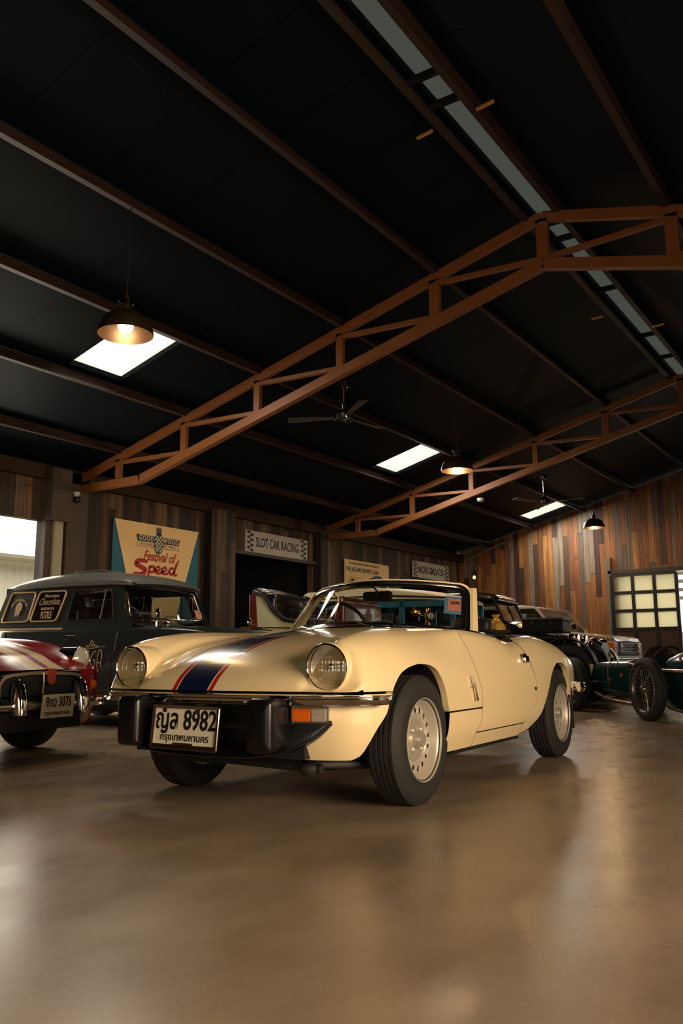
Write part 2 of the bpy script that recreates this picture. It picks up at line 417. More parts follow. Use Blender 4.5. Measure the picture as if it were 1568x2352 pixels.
# front wall behind the camera and right wall, with openings added for light
mb = MB(); a0, a1, dt = -3.0, 0.6, 2.3
mb.prism([(FRONTX, WALL, 0), (FRONTX, WALL, gz(WALL)), (FRONTX, RIDGE_Y, gz(RIDGE_Y)), (FRONTX, a1, gz(a1)), (FRONTX, a1, 0)], (-th, 0, 0))
mb.prism([(FRONTX, a1, dt), (FRONTX, a1, gz(a1)), (FRONTX, a0, gz(a0)), (FRONTX, a0, dt)], (-th, 0, 0))
mb.prism([(FRONTX, a0, 0), (FRONTX, a0, gz(a0)), (FRONTX, RIGHTY, gz(RIGHTY)), (FRONTX, RIGHTY, 0)], (-th, 0, 0))
mb.build('wall_front', M_wallE, kind='structure', merge=False)
MB().box((FRONTX, RIGHTY - 0.12, 0), (-1.2, RIGHTY, 3.4)).box((-1.2, RIGHTY - 0.12, 2.6), (3.4, RIGHTY, 3.4)).box((3.4, RIGHTY - 0.12, 0), (ENDX, RIGHTY, 3.4)).build('wall_right', M_wallL, kind='structure', merge=False)

# ------------------------------------------------------------------ roof
def roof_mat():
    m = mat('roof_panels', (0.020, 0.026, 0.032), 0.55); nt = m.node_tree; N = nt.nodes.new; L = nt.links.new; b = nt.nodes['Principled BSDF']
    b.inputs['Specular IOR Level'].default_value = 0.10
    tc = N('ShaderNodeTexCoord'); sp = N('ShaderNodeSeparateXYZ'); L(tc.outputs['Object'], sp.inputs[0])
    d = N('ShaderNodeMath'); d.operation = 'DIVIDE'; d.inputs[1].default_value = 0.835; L(sp.outputs[0], d.inputs[0])
    s_ = N('ShaderNodeMath'); s_.operation = 'ADD'; s_.inputs[1].default_value = 0.907; L(d.outputs[0], s_.inputs[0])
    fr = N('ShaderNodeMath'); fr.operation = 'FRACT'; L(s_.outputs[0], fr.inputs[0])
    g = N('ShaderNodeMath'); g.operation = 'GREATER_THAN'; g.inputs[1].default_value = 0.022; L(fr.outputs[0], g.inputs[0])
    nz = N('ShaderNodeTexNoise'); nz.inputs['Scale'].default_value = 0.7; nz.inputs['Detail'].default_value = 4; L(tc.outputs['Object'], nz.inputs['Vector'])
    mr = N('ShaderNodeMapRange'); mr.inputs['To Min'].default_value = 0.6; mr.inputs['To Max'].default_value = 1.4; L(nz.outputs['Fac'], mr.inputs['Value'])
    mm = N('ShaderNodeMath'); mm.operation = 'MULTIPLY'; L(g.outputs[0], mm.inputs[0]); L(mr.outputs[0], mm.inputs[1])
    mx = N('ShaderNodeMix'); mx.data_type = 'RGBA'; mx.blend_type = 'MULTIPLY'; mx.inputs['Factor'].default_value = 1
    mx.inputs['A'].default_value = (0.0012, 0.0040, 0.0072, 1); L(mm.outputs[0], mx.inputs['B']); L(mx.outputs['Result'], b.inputs['Base Color'])
    bp = N('ShaderNodeBump'); bp.inputs['Strength'].default_value = 0.5; bp.inputs['Distance'].default_value = 0.02; L(g.outputs[0], bp.inputs['Height']); L(bp.outputs[0], b.inputs['Normal'])
    return m
M_roof = roof_mat()
GAP0, GAP1 = 2.68, 2.96       # ridge strip
SY0, SY1 = 6.70, 7.78
def slope_panels(name, y0, y1, holes):
    xs = sorted({FRONTX - 0.2, ENDX + 0.2, *[h[0] for h in holes], *[h[1] for h in holes]}); ys = sorted({y0, y1, *([SY0, SY1] if holes else [])})
    mb = MB()
    for i in range(len(xs) - 1):
        for j in range(len(ys) - 1):
            if any(h[0] - 1e-6 < xs[i] and xs[i+1] < h[1] + 1e-6 for h in holes) and abs(ys[j] - SY0) < 1e-6: continue
            q = [(xs[i], ys[j], roofz(ys[j])), (xs[i+1], ys[j], roofz(ys[j])), (xs[i+1], ys[j+1], roofz(ys[j+1])), (xs[i], ys[j+1], roofz(ys[j+1]))]
            mb.prism(q, (0, 0, 0.06))
    return mb.build(name, M_roof, kind='structure', merge=False)
slope_panels('ceiling', GAP1, WALL + 0.35, SKY)
slope_panels('ceiling', RIGHTY - 0.35, GAP0, [])
M_strip = translucent('ridge_sheet', (0.165, 0.18, 0.18), 0.85)
rs = MB().prism([(FRONTX, GAP0 - 0.02, roofz(GAP0) + 0.07), (ENDX, GAP0 - 0.02, roofz(GAP0) + 0.07), (ENDX, GAP1 + 0.02, roofz(GAP1) + 0.07), (FRONTX, GAP1 + 0.02, roofz(GAP1) + 0.07)], (0, 0, 0.004)).build('window_ridge', M_strip, kind='structure')
M_sky = glass('skylight_sheet', (0.96, 0.97, 0.97), 0.04)
for i, (xa, xb) in enumerate(SKY):
    MB().prism([(xa, SY0, roofz(SY0) + 0.05), (xb, SY0, roofz(SY0) + 0.05), (xb, SY1, roofz(SY1) + 0.05), (xa, SY1, roofz(SY1) + 0.05)], (0, 0, 0.01)).build('window_%d' % (i + 1), M_sky, kind='structure')

# purlins: C-sections running the whole length, one object each
PY = [9.13, 7.87, 6.61, 5.35, 4.08, 3.02, 2.62, 1.56, 0.30, -0.96, -2.2, -3.5]
names = ['lowest purlin of the left roof slope, nearest the eave', 'second purlin up the left slope, carrying the lower edge of the skylights', 'third purlin up the left slope, along the upper edge of the skylights', 'fourth purlin up the left slope, the near pendant lamp cord beside it', 'fifth purlin up the left slope, the last before the ridge strip', 'ridge purlin on the left edge of the grey roof light strip', 'ridge purlin on the right edge of the grey roof light strip', 'first purlin down the right roof slope', 'second purlin down the right roof slope', 'third purlin down the right roof slope', 'fourth purlin down the right roof slope', 'lowest purlin of the right roof slope']
for y, nm in zip(PY, names):
    mb = MB(); zt = roofz(y) - 0.005; hh = 0.125; sgn = 1 if y > RIDGE_Y else -1
    # web, bottom flange with lip
    mb.box((FRONTX, y - 0.004, zt - hh), (ENDX, y + 0.004, zt)); mb.box((FRONTX, y - 0.004 if sgn < 0 else y - 0.06, zt - hh - 0.004), (ENDX, y + 0.06 if sgn < 0 else y + 0.004, zt - hh + 0.002))
    ylip = y - 0.06 if sgn > 0 else y + 0.06
    mb.box((FRONTX, ylip - 0.003, zt - hh), (ENDX, ylip + 0.003, zt - hh + 0.02))
    if y > 1: tag(mb.build('roof_purlin', M_purlin, merge=False), 'dark brown steel ' + nm, 'roof beam')
    else: mb.build('trim_%d' % (8 - int(y)), M_purlin, kind='structure', merge=False)

# trusses
def truss(X, label):
    t = thing('roof_truss', label, 'roof truss', (X, 0, 0))
    D = 0.11
    def low(y):
        y = y if y >= RIDGE_Y else 2 * RIDGE_Y - y
        return interp(y, [(2.82, 4.60), (8.66, 3.085), (8.661, 3.085), (10.0, 3.085)]) if y < 8.66 else 3.085
    def lowz(y):
        yy = y if y >= RIDGE_Y else 2 * RIDGE_Y - y
        return 3.085 if yy > 8.66 else 3.085 + (4.62 - 3.085) * (8.66 - yy) / (8.66 - 2.82)
    topc = lambda y: chord(y) - 0.06
    RE = 2 * RIDGE_Y - WALL
    MB().beam((0, WALL, topc(WALL)), (0, RIDGE_Y, topc(RIDGE_Y)), 0.06, D).beam((0, RE, topc(WALL)), (0, RIDGE_Y, topc(RIDGE_Y)), 0.06, D).build('top_chord', M_steel, t)
    MB().beam((0, WALL, 3.085), (0, 8.66, 3.085), 0.09, D).beam((0, 8.68, 3.085), (0, RIDGE_Y, 4.62), 0.09, D).beam((0, RE, 3.085), (0, 2*RIDGE_Y - 8.66, 3.085), 0.09, D).beam((0, 2*RIDGE_Y - 8.68, 3.085), (0, RIDGE_Y, 4.62), 0.09, D).build('bottom_chord', M_steel, t)
    nodes = [9.13, 7.87, 6.61, 5.35, 4.08, 2.82]
    for i, y in enumerate(nodes):
        for yy in {y, 2 * RIDGE_Y - y}:
            w = 0.12 if y < 4.2 else 0.09
            MB().beam((0, yy, lowz(yy) + 0.03), (0, yy, topc(yy) - 0.03), 0.06, w, (0, 1, 0)).build('web_post', M_steel, t)
        if i + 1 < len(nodes):
            y2 = nodes[i + 1]
            for sg in (0, 1):
                f = (lambda v: v) if sg == 0 else (lambda v: 2 * RIDGE_Y - v)
                MB().beam((0, f(y) - 0.0, topc(y) - 0.07), (0, f(y2), lowz(y2) + 0.06), 0.05, 0.05).build('web_diagonal', M_steel, t)
    return t
truss(7.92, 'orange brown steel lattice truss with bent lower chord starting above the cream poster')
truss(14.11, 'farther orange brown steel truss, starting right of the slot racing sign')
# braces in the ridge strip, and rods, their lit ends coloured rust orange
k = 0
for x in (5.46, 5.84, 8.3, 8.7, 9.4, 10.3, 12.2, 13.3, 16.5):
    z = roofz(2.82) - 0.06
    mb = MB().beam((x, 2.62, z), (x, 3.02, z), 0.04, 0.06)
    if k % 2: mb.beam((x, 2.74, z), (x - 0.02, 2.74, z + 0.17), 0.04, 0.03)
    tag(mb.build('ridge_brace', M_dark, merge=False), 'short dark brace spanning the grey roof light strip between the two ridge purlins', 'brace', 'braces across the ridge strip'); k += 1
for x, y in ((5.81, 2.50), (8.65, 2.52), (11.43, 2.52), (5.89, 3.10), (10.7, 3.12)):
    z = roofz(y) - 0.17
    tag(MB().beam((x, y - 0.08, z), (x + 0.02, y + 0.08, z), 0.022, 0.022).beam((x, y, z), (x, y, z + 0.16), 0.012, 0.012).build('purlin_cleat', mat('cleat', (0.6, 0.3, 0.08), 0.4, 0.5), merge=False), 'short steel cleat bar, coloured orange as if lit, tied beside a ridge purlin', 'cleat', 'cleats beside the ridge')
# eave beam along the left wall
tag(MB().box((FRONTX, 9.88, 3.14), (ENDX, 10.0, 3.34)).build('eave_beam', M_purlin), 'dark brown steel beam running along the top of the left boarded wall', 'beam')
# aluminium angle bar at the far corner of the end wall
tag(MB().beam((ENDX - 0.06, 9.85, 3.18), (ENDX - 0.06, 8.55, 3.62), 0.03, 0.05).build('cable_tray', mat('grey_tray', (0.3, 0.32, 0.3), 0.4, 0.6)), 'thin grey metal strip rising along the roof line in the far left corner', 'metal strip')

# ------------------------------------------------------------------ sliding doors on the end wall
def sliding_door(name, label, y0, y1, X):
    t = thing(name, label, 'door', (X, 0, 0)); z0, zm, z1 = 0.02, 1.28, 2.56
    fm = mat('door_black', (0.012, 0.012, 0.012), 0.5, 0.2)
    n = 3; w = (y1 - y0) / n
    mb = MB(); b = 0.075
    for i in range(n + 1): mb.box((-0.03, y0 + i * w - b / 2, z0), (0.03, y0 + i * w + b / 2, z1))
    for j in range(4): zz = lerp(zm, z1, j / 3); mb.box((-0.025, y0, zz - b / 2), (0.025, y1, zz + b / 2))
    mb.box((-0.03, y0, z0), (0.03, y1, z0 + 0.1)); mb.build('door_frame', fm, t, merge=False)
    MB().box((-0.015, y0, z0), (0.015, y1, zm)).build('door_panel', mat('door_rust', (0.045, 0.022, 0.013), 0.6, var=0.2), t)
    pm = translucent('frosted_pane', (0.78, 0.75, 0.60), 0.85)
    for i in range(n):
        for j in range(3):
            MB().box((-0.004, y0 + i * w + b / 2 - .005, lerp(zm, z1, j / 3) + b / 2 - .005), (0.004, y0 + (i + 1) * w - b / 2 + .005, lerp(zm, z1, (j + 1) / 3) - b / 2 + .005)).build('pane', pm, t)
    return t
sliding_door('door_1', 'black framed sliding door with nine frosted panes over a rusty panel, on the end wall', 4.50, 5.98, ENDX - 0.06)['kind'] = 'structure'
MB().box((ENDX - 0.09, -0.2, 2.60), (ENDX, 6.05, 2.68)).build('trim_6', M_frame, kind='structure')
MB().box((ENDX - 0.09, 5.98, 0), (ENDX, 6.10, 3.0)).build('trim_7', mat('grey_post', (0.13, 0.11, 0.08), 0.6), kind='structure')

# ------------------------------------------------------------------ outside
M_corr = mat('white_corrugated', (0.72, 0.70, 0.60), 0.5)
# neighbouring shed seen through the garage opening
t = thing('neighbour_shed', 'pale corrugated shed outside the garage opening, left edge of the photo', 'shed', (0, 0, 0))
mb = MB(); rows = [[], []]
x = 2.0
while x < 30:
    yy = 17.0 + (0.04 if int(x / 0.1) % 2 else 0)
    rows[0].append((x, yy, -0.12)); rows[1].append((x, yy, 2.9)); x += 0.1
mb.grid(rows).build('wall_sheet', M_corr, t)
MB().prism([(2, 15.6, 3.25), (30, 15.6, 3.25), (30, 20, 4.6), (2, 20, 4.6)], (0, 0, 0.05)).build('shed_roof', mat('shed_roof_sheet', (0.85, 0.85, 0.80), 0.5), t)
MB().box((2, 16.2, 2.85), (30, 16.95, 2.92)).build('soffit', mat('soffit_grey', (0.45, 0.42, 0.33), 0.6), t)
# timber and steel canopy beyond the end wall opening
t = thing('outdoor_canopy', 'open slatted canopy outside beyond the end wall door', 'canopy', (0, 0, 0))
for i in range(5):
    MB().box((23.5, -4, 2.12 + i * 0.22), (23.6, 5.2, 2.21 + i * 0.22)).build('slat', mat('slat_grey', (0.25, 0.24, 0.2), 0.6), t)
MB().beam((23.45, 3.9, 2.1), (23.45, 2.8, 3.1), 0.06, 0.08).build('brace', mat('canopy_brace', (0.2, 0.2, 0.17), 0.6), t)
MB().box((23.5, 1.0, -0.12), (23.62, 1.12, 3.1)).build('post', mat('canopy_post', (0.2, 0.2, 0.17), 0.6), t)
tag(MB().box((26.0, -8, -0.12), (26.1, 8, 1.35)).build('fence', mat('grey_fence', (0.22, 0.26, 0.27), 0.7, var=0.3)), 'grey fence outside beyond the end wall opening', 'fence')
# ------------------------------------------------------------------ wheels (shared by the cars)
def tyre_mb(R, w, rimr, side=1, n=64):
    """tyre about the Y axis; side=+1: outer face on +y. centre at origin"""
    h = w / 2
    prof = [(rimr, h - .012), (rimr + .012, h - .004), (rimr + .035, h + .003), (R - .045, h), (R - .022, h - .008), (R - .008, h - .022)]
    # tread with grooves
    k = 5; tw = h - .024
    for i in range(k):
        a = tw - (2 * tw) * i / k; b = tw - (2 * tw) * (i + 1) / k; g = .0035
        prof += [(R - .001, a - g), (R, a - g - .001), (R, b + g)]
        if i < k - 1: prof += [(R - .007, b + g * .6), (R - .007, b - g * .6)]
    prof += [(R - .008, -h + .022), (R - .022, -h + .008), (R - .045, -h), (rimr + .035, -h - .003), (rimr, -h + .012)]
    return MB().lathe([(r, y * side) for r, y in prof], axis=(0, 1, 0), n=n)
M_sidewall = M_rubber
M_rim = mat('silver_rim', (0.50, 0.46, 0.38), 0.36, 0.35, var=0.1, vscale=12)
M_hub = mat('hub_metal', (0.48, 0.44, 0.37), 0.30, 0.5)

def steel_wheel(parent, loc, side, steer=0.0, R=.283, w=.165, detail=True):
    """13 inch pressed steel wheel with slots round its edge and a domed centre; outer face towards side*y"""
    h = bpy.data.objects.new('wheel', None); COL.objects.link(h); h.parent = parent; h.location = loc; h.rotation_euler = (0, 0, steer)
    rr = .172; s = side; o = w / 2
    tyre_mb(R, w, rr, s).build('tyre', M_rubber, h, smooth=35)
    # rim barrel and flange
    prof = [(.182, o - .002), (.184, o - .008), (.178, o - .012), (.172, o - .016), (.166, o - .022), (.163, o - .036), (.157, o - .045), (.150, o - .075), (.150, -o + .02), (.175, -o + .006)]
    MB().lathe([(.176, o - .010), (.180, o - .001), *prof], n=64, axis=(0, s, 0)).build('rim', M_rim, h, smooth=40)
    # disc with slots
    n = 16; f = o - .052; seg = n * 8
    radii = [(.156, f - .006), (.150, f - .001), (.143, f + .004), (.119, f + .008), (.112, f + .008), (.104, f + .002), (.098, f - .004), (.094, f - .004)]
    rows = [[(r * math.cos(2*PI*j/seg), y * s, r * math.sin(2*PI*j/seg)) for j in range(seg)] for r, y in radii]
    vs = [p for r in rows for p in r]; fs = []
    for i in range(len(radii) - 1):
        for j in range(seg):
            if i in (2, 3) and (j % 8) in ((0, 1, 2) if i == 2 else (0, 1)): continue
            fs.append((i*seg + j, i*seg + (j+1) % seg, (i+1)*seg + (j+1) % seg, (i+1)*seg + j))
    MB().add(vs, fs).build('wheel_disc', M_rim, h, smooth=40, solid=.003)
    # centre trim: shallow dish, conical boss, cap and four nut bosses
    MB().lathe([(.096, f - .004), (.092, f + .004), (.086, f + .006), (.060, f + .001), (.040, f + .004), (.033, f + .034), (.030, f + .040), (.0, f + .043)], axis=(0, s, 0), n=40).build('hub_cap', M_hub, h, smooth=35)
    for k in range(4):
        a = PI / 4 + k * PI / 2; c = (.058 * math.cos(a), 0, .058 * math.sin(a))
        MB().lathe([(.016, f), (.014, f + .012), (.010, f + .016), (.009, f + .013), (0, f + .013)], o=c, axis=(0, s, 0), n=16).build('wheel_nut', M_hub, h, smooth=35)
    MB().lathe([(.145, -.05), (.145, -.0)], axis=(0, s, 0), n=32).lathe([(.0, -.01), (.149, -.01)], axis=(0, s, 0), n=32).build('brake_drum', M_dark, h)
    return h

# ------------------------------------------------------------------ the cream roadster
CARA = 0.0645; CARX, CARY = 3.3840, 2.5714
CR = thing('roadster', 'cream open two-seater roadster with a dark blue and red bonnet stripe, front and centre', 'car', (CARX, CARY, 0), CARA)
CREAM = (0.80, 0.65, 0.375)
M_cream = mat('cream_paint', CREAM, 0.22, coat=0.6)
def stripe_mat():
    m = mat('striped_paint', CREAM, 0.22, coat=0.6); nt = m.node_tree; N = nt.nodes.new; L = nt.links.new; b = nt.nodes['Principled BSDF']
    tc = N('ShaderNodeTexCoord'); sp = N('ShaderNodeSeparateXYZ'); L(tc.outputs['Object'], sp.inputs[0])
    mr = N('ShaderNodeMapRange'); mr.inputs['From Min'].default_value = -0.1; mr.inputs['From Max'].default_value = 0.3; L(sp.outputs[1], mr.inputs['Value'])
    cr = N('ShaderNodeValToRGB'); cr.color_ramp.interpolation = 'CONSTANT'; e = cr.color_ramp.elements
    red = (0.46, 0.012, 0.014); navy = (0.006, 0.012, 0.045)
    stops = [(-.1, CREAM), (-.020, red), (.003, CREAM), (.010, navy), (.180, CREAM), (.187, red), (.210, CREAM)]
    e.remove(e[1]); e[0].position = 0
    for i, (y, c) in enumerate(stops):
        el = e[0] if i == 0 else e.new((y + .1) / .4); el.color = (*c, 1)
    L(mr.outputs[0], cr.inputs['Fac']); L(cr.outputs[0], b.inputs['Base Color'])
    return m
M_stripe = stripe_mat()

# longitudinal control curves: (first x, y table, z table)
T = {}
T[10] = (-.655, [(-.655, 0), (2.8, 0)], [(-.655,.508),(-.6,.566),(-.5,.632),(-.4,.674),(-.3,.705),(-.15,.737),(0,.758),(.2,.782),(.4,.800),(.52,.806),(1.4,.78),(1.8,.765),(2.3,.72),(2.6,.675),(2.7,.64)])
T[9] = (-.648, [(-.648,.22),(2.7,.22)], [(-.648,.508),(-.6,.563),(-.5,.628),(-.4,.670),(-.3,.700),(-.15,.732),(0,.753),(.2,.777),(.4,.795),(.52,.800),(1.4,.78),(1.8,.765),(2.3,.72),(2.6,.67),(2.7,.635)])
T[8] = (-.63, [(-.63,.40),(-.3,.41),(.5,.41),(1.4,.45),(2.7,.40)], [(-.63,.508),(-.6,.545),(-.5,.610),(-.4,.650),(-.3,.680),(-.15,.714),(0,.737),(.2,.762),(.4,.782),(.55,.790),(1.4,.775),(1.8,.76),(2.3,.715),(2.6,.66),(2.7,.625)])
T[7] = (-.618, [(-.618,.455),(-.5,.47),(0,.485),(.5,.50),(1.4,.56),(1.8,.54),(2.7,.46)], [(-.618,.508),(-.58,.528),(-.552,.552),(-.525,.612),(-.5,.655),(-.4,.702),(-.3,.730),(-.15,.752),(0,.762),(.2,.772),(.4,.782),(.55,.788),(1.4,.755),(1.55,.765),(1.8,.770),(2.3,.715),(2.6,.645),(2.7,.60)])
T[6] = (-.60, [(-.60,.54),(-.5,.555),(.2,.56),(.4,.59),(.55,.63),(.8,.645),(1.3,.650),(1.5,.64),(1.75,.62),(2.0,.60),(2.3,.575),(2.55,.54),(2.7,.49)], [(-.60,.506),(-.565,.512),(-.548,.545),(-.538,.62),(-.525,.690),(-.5,.717),(-.4,.742),(-.3,.757),(-.15,.771),(0,.777),(.2,.780),(.4,.783),(.55,.782),(.8,.772),(1.0,.757),(1.3,.724),(1.4,.732),(1.5,.750),(1.65,.768),(1.78,.774),(1.95,.766),(2.15,.740),(2.35,.702),(2.5,.664),(2.6,.625),(2.7,.57)])
T[5] = (-.585, [(-.585,.625),(-.5,.642),(-.2,.650),(.2,.645),(.55,.67),(1.0,.685),(1.4,.685),(1.75,.69),(2.1,.68),(2.4,.65),(2.6,.60),(2.7,.53)], [(-.585,.507),(-.555,.52),(-.542,.56),(-.525,.635),(-.5,.672),(-.4,.697),(-.2,.724),(.2,.738),(.55,.748),(1.0,.725),(1.3,.695),(1.5,.710),(1.75,.728),(2.1,.715),(2.4,.665),(2.55,.625),(2.7,.535)])
T[4] = (-.56, [(-.56,.668),(-.5,.688),(-.4,.706),(-.2,.722),(0,.727),(.3,.720),(.6,.715),(1.2,.722),(1.75,.735),(2.1,.735),(2.4,.705),(2.58,.66),(2.7,.57)], [(-.56,.508),(-.53,.545),(-.5,.570),(-.4,.600),(-.2,.620),(2.2,.620),(2.5,.60),(2.7,.49)])
T[3] = (-.53, [(-.53,.685),(-.45,.712),(-.3,.733),(-.06,.743),(.25,.735),(.6,.733),(1.2,.738),(1.75,.745),(2.1,.745),(2.4,.715),(2.58,.67),(2.7,.58)], [(-.53,.507),(-.4,.507),(2.2,.507),(2.7,.45)])
T[2] = (-.53, [(-.53,.675),(-.3,.728),(-.06,.741),(.25,.731),(.6,.732),(1.2,.736),(1.75,.742),(2.1,.742),(2.4,.71),(2.7,.57)], [(-.53,.40),(2.2,.40),(2.7,.40)])
T[1] = (-.5, [(-.5,.66),(-.06,.73),(.25,.718),(.6,.722),(1.2,.725),(1.75,.73),(2.1,.73),(2.4,.69),(2.7,.56)], [(-.5,.295),(2.2,.295),(2.7,.34)])
T[0] = (-.45, [(-.45,.62),(.25,.680),(.6,.682),(1.2,.685),(1.75,.69),(2.1,.69),(2.7,.54)], [(-.45,.20),(2.1,.20),(2.7,.30)])
XMIN = -.655
def ctrl(k, x):
    x0, ty, tz = T[k]
    fall = max(0.0, 1 - (x - XMIN) / .30) ** 2
    xx = x + (x0 - XMIN) * fall
    return Vector((xx, interp(xx, ty), interp(xx, tz)))
def S(x, t, _c={}):
    key = round(x, 5)
    if key not in _c: _c[key] = [ctrl(k, x) for k in range(11)]
    C = _c[key]; i = min(9, int(t)); f = t - i
    p1, p2 = C[i], C[i+1]; p0 = C[i-1] if i else p1 * 2 - p2
    p3 = C[i+2] if i + 2 <= 10 else Vector((p2.x, -C[9].y, C[9].z)) if i == 9 else p2
    if i == 9: p3 = Vector((C[9].x, -C[9].y, C[9].z))
    return 0.5 * ((2*p1) + (p2 - p0) * f + (2*p0 - 5*p1 + 4*p2 - p3) * f*f + (3*p1 - p0 - 3*p2 + p3) * f**3)
def t_at_z(x, z, lo=0.0, hi=5.9):
    for _ in range(26):
        m = (lo + hi) / 2
        if S(x, m).z < z: lo = m
        else: hi = m
    return (lo + hi) / 2
ARCF = [(-.62,.295),(-.50,.371),(-.423,.426),(-.371,.484),(-.345,.527),(-.279,.578),(-.20,.602),(-.10,.614),(-.02,.611),(.05,.594),(.11,.553),(.162,.490),(.205,.405),(.215,.392)]
ARCR = [(1.288,.211),(1.42,.225),(1.521,.262),(1.60,.305),(1.685,.385),(1.745,.455),(1.80,.520),(1.88,.578),(1.97,.605),(2.06,.604),(2.14,.572),(2.20,.500),(2.24,.400),(2.26,.30)]
def dfx(z):   # front edge of the door
    return interp(z, [(.27,.585),(.32,.625),(.396,.638),(.465,.634),(.576,.583),(.706,.535),(.80,.50)])
def drx(z):   # rear edge of the door
    return interp(z, [(.27,1.30),(.29,1.36),(.312,1.421),(.36,1.48),(.434,1.515),(.50,1.50),(.60,1.44),(.73,1.39),(.80,1.37)])
def xs_dense(a, b, n, keys=()):
    v = {round(a + (b - a) * i / n, 5) for i in range(n + 1)} | {k for k in keys if a <= k <= b}
    return sorted(v)
arck = [p[0] for p in ARCF] + [-.36, -.355, -.335, -.31, .13, .145, .175, .19, .212]
# bonnet: one clamshell with both wings
def half_rows(xs, tl, th, n):
    rows = []
    for x in xs:
        a, b = tl(x), th(x)
        rows.append([S(x, a + (b - a) * j / n) for j in range(n + 1)])
    return rows
def bon_low(x):
    if x < -.356: return 3.0
    if x < .213: return t_at_z(x, interp(x, ARCF))
    return t_at_z(x, .393)
def both(rows):
    """mirror half rows (ending on the centre line) into full rows"""
    return [[tuple(p) for p in r] + [(p[0], -p[1], p[2]) for p in reversed(r[:-1])] for r in rows]
NB = 44
def bon_rows():
    rows = []
    us = xs_dense(-.655, .213, 40, arck + [-.64, -.625, -.61, -.6, -.59, -.58, -.57, -.56, -.55, -.54, -.53, -.52]) 
    for x in us:
        a = bon_low(x); rows.append([S(x, a + (10 - a) * j / NB) for j in range(NB + 1)])
    m = 12
    for i in range(1, m + 1):
        u = i / m; r = []
        # the rear edge follows the door gap on the side and the cowl on top
        a0 = t_at_z(.6, .393)
        for j in range(NB + 1):
            t = a0 + (10 - a0) * j / NB
            z = S(.55, t).z
            xe = dfx(z) - .004 if t < 6 else lerp(dfx(.78) - .004, .505, min(1, (t - 6) / 1.2))
            x = lerp(.2131, xe, u); r.append(S(x, t))
        rows.append(r)
    return rows
br = bon_rows()
MB().grid(both(br)).build('bonnet', M_stripe, CR, smooth=50)
# wheel arch lips and dark inner wings
def arch_strip(arc, tab_x, depth0, depth1, m, name):
    for s in (1, -1):
        r0 = []; r1 = []
        for x in tab_x:
            p = S(x, t_at_z(x, interp(x, arc))); r0.append((p.x, s * (p.y - depth0), p.z)); r1.append((p.x, s * (p.y - depth1), p.z))
        MB().grid([r0, r1]).build(name, m, CR, smooth=60)
xf = xs_dense(-.50, .215, 30, arck)
arch_strip(ARCF, xf, 0, .03, M_cream, 'arch_lip'); arch_strip(ARCF, xf, .03, .36, M_dark, 'inner_wing')
xr = xs_dense(1.30, 2.242, 36, [p[0] for p in ARCR if p[0] < 2.242] + [1.70, 1.77, 2.17, 2.22])
arch_strip(ARCR, xr, 0, .03, M_cream, 'arch_lip'); arch_strip(ARCR, xr, .03, .36, M_dark, 'inner_wing')
for s in (1, -1):
    MB().box((-.36, s*.36, .16), (.24, s*.38, .60)).build('inner_wing', M_dark, CR); MB().box((1.62, s*.36, .16), (2.28, s*.38, .60)).build('inner_wing', M_dark, CR)

# front lower panel (below the bumper) each side and behind the wheel
def yplan(z):  # plan curve of the front lower panel at height z: from the centre outwards
    tuck = interp(z, [(.19, .09), (.25, .05), (.32, .018), (.40, .0), (.51, .0)])
    return tuck
def vpoint(u, z):
    """u 0 centre .. 1 at the arch"""
    tk = yplan(z)
    P = [(-.640, 0), (-.636, .20), (-.622, .40), (-.598, .52), (-.56, .61), (-.50, .672), (-.44, .705), (-.375, .722)]
    k = u * (len(P) - 1); i = min(len(P) - 2, int(k)); f = k - i
    pts = [Vector((p[0], p[1], 0)) for p in P]
    p1, p2 = pts[i], pts[i+1]; p0 = pts[i-1] if i else Vector((P[1][0], -P[1][1], 0)); p3 = pts[i+2] if i + 2 < len(P) else p2 * 2 - p1
    q = 0.5 * ((2*p1) + (p2 - p0)*f + (2*p0 - 5*p1 + 4*p2 - p3)*f*f + (3*p1 - p0 - 3*p2 + p3)*f**3)
    return Vector((q.x + tk, q.y - tk * u, z))
def uend(z): # where the panel meets the wheel arch
    return interp(z, [(.235,.62),(.25,.684),(.30,.755),(.371,.857),(.426,.965),(.484,1.0),(.505,1.0)])
UA = 0.28   # inner edge beside the grille opening (y about .43)
for s in (1, -1):
    rows = []
    zz = [.235, .24, .25, .27, .30, .33, .36, .383, .40, .42, .44, .46, .48, .495]
    for z in zz:
        # spoiler line: the black air dam covers the inner lower corner
        ui = UA + (0.0 if z > .384 else 0.0)
        ue = uend(z)
        rows.append([(lambda p: (p.x, s * p.y, p.z))(vpoint(lerp(ui, ue, j / 24), z)) for j in range(25)])
    MB().grid(rows, flip=s < 0).build('front_panel', M_cream, CR, smooth=50)
# shadow gap and grille recess between the two front panels
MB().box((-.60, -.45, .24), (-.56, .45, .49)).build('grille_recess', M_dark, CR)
mb = MB()
for i in range(9):
    z = .295 + i * .021; mb.box((-.612, -.44, z), (-.604, .44, z + .007))
mb.build('grille', mat('grille_bars', (0.05, .047, .04), 0.35, 0.7), CR, merge=False)
MB().box((-.622, -.20, .352), (-.612, .02, .378)).build('grille_bar', M_chromed, CR)
MB().box((-.60, -.50, .492), (-.30, .50, .506)).build('bumper_gap_shadow', M_dark, CR)

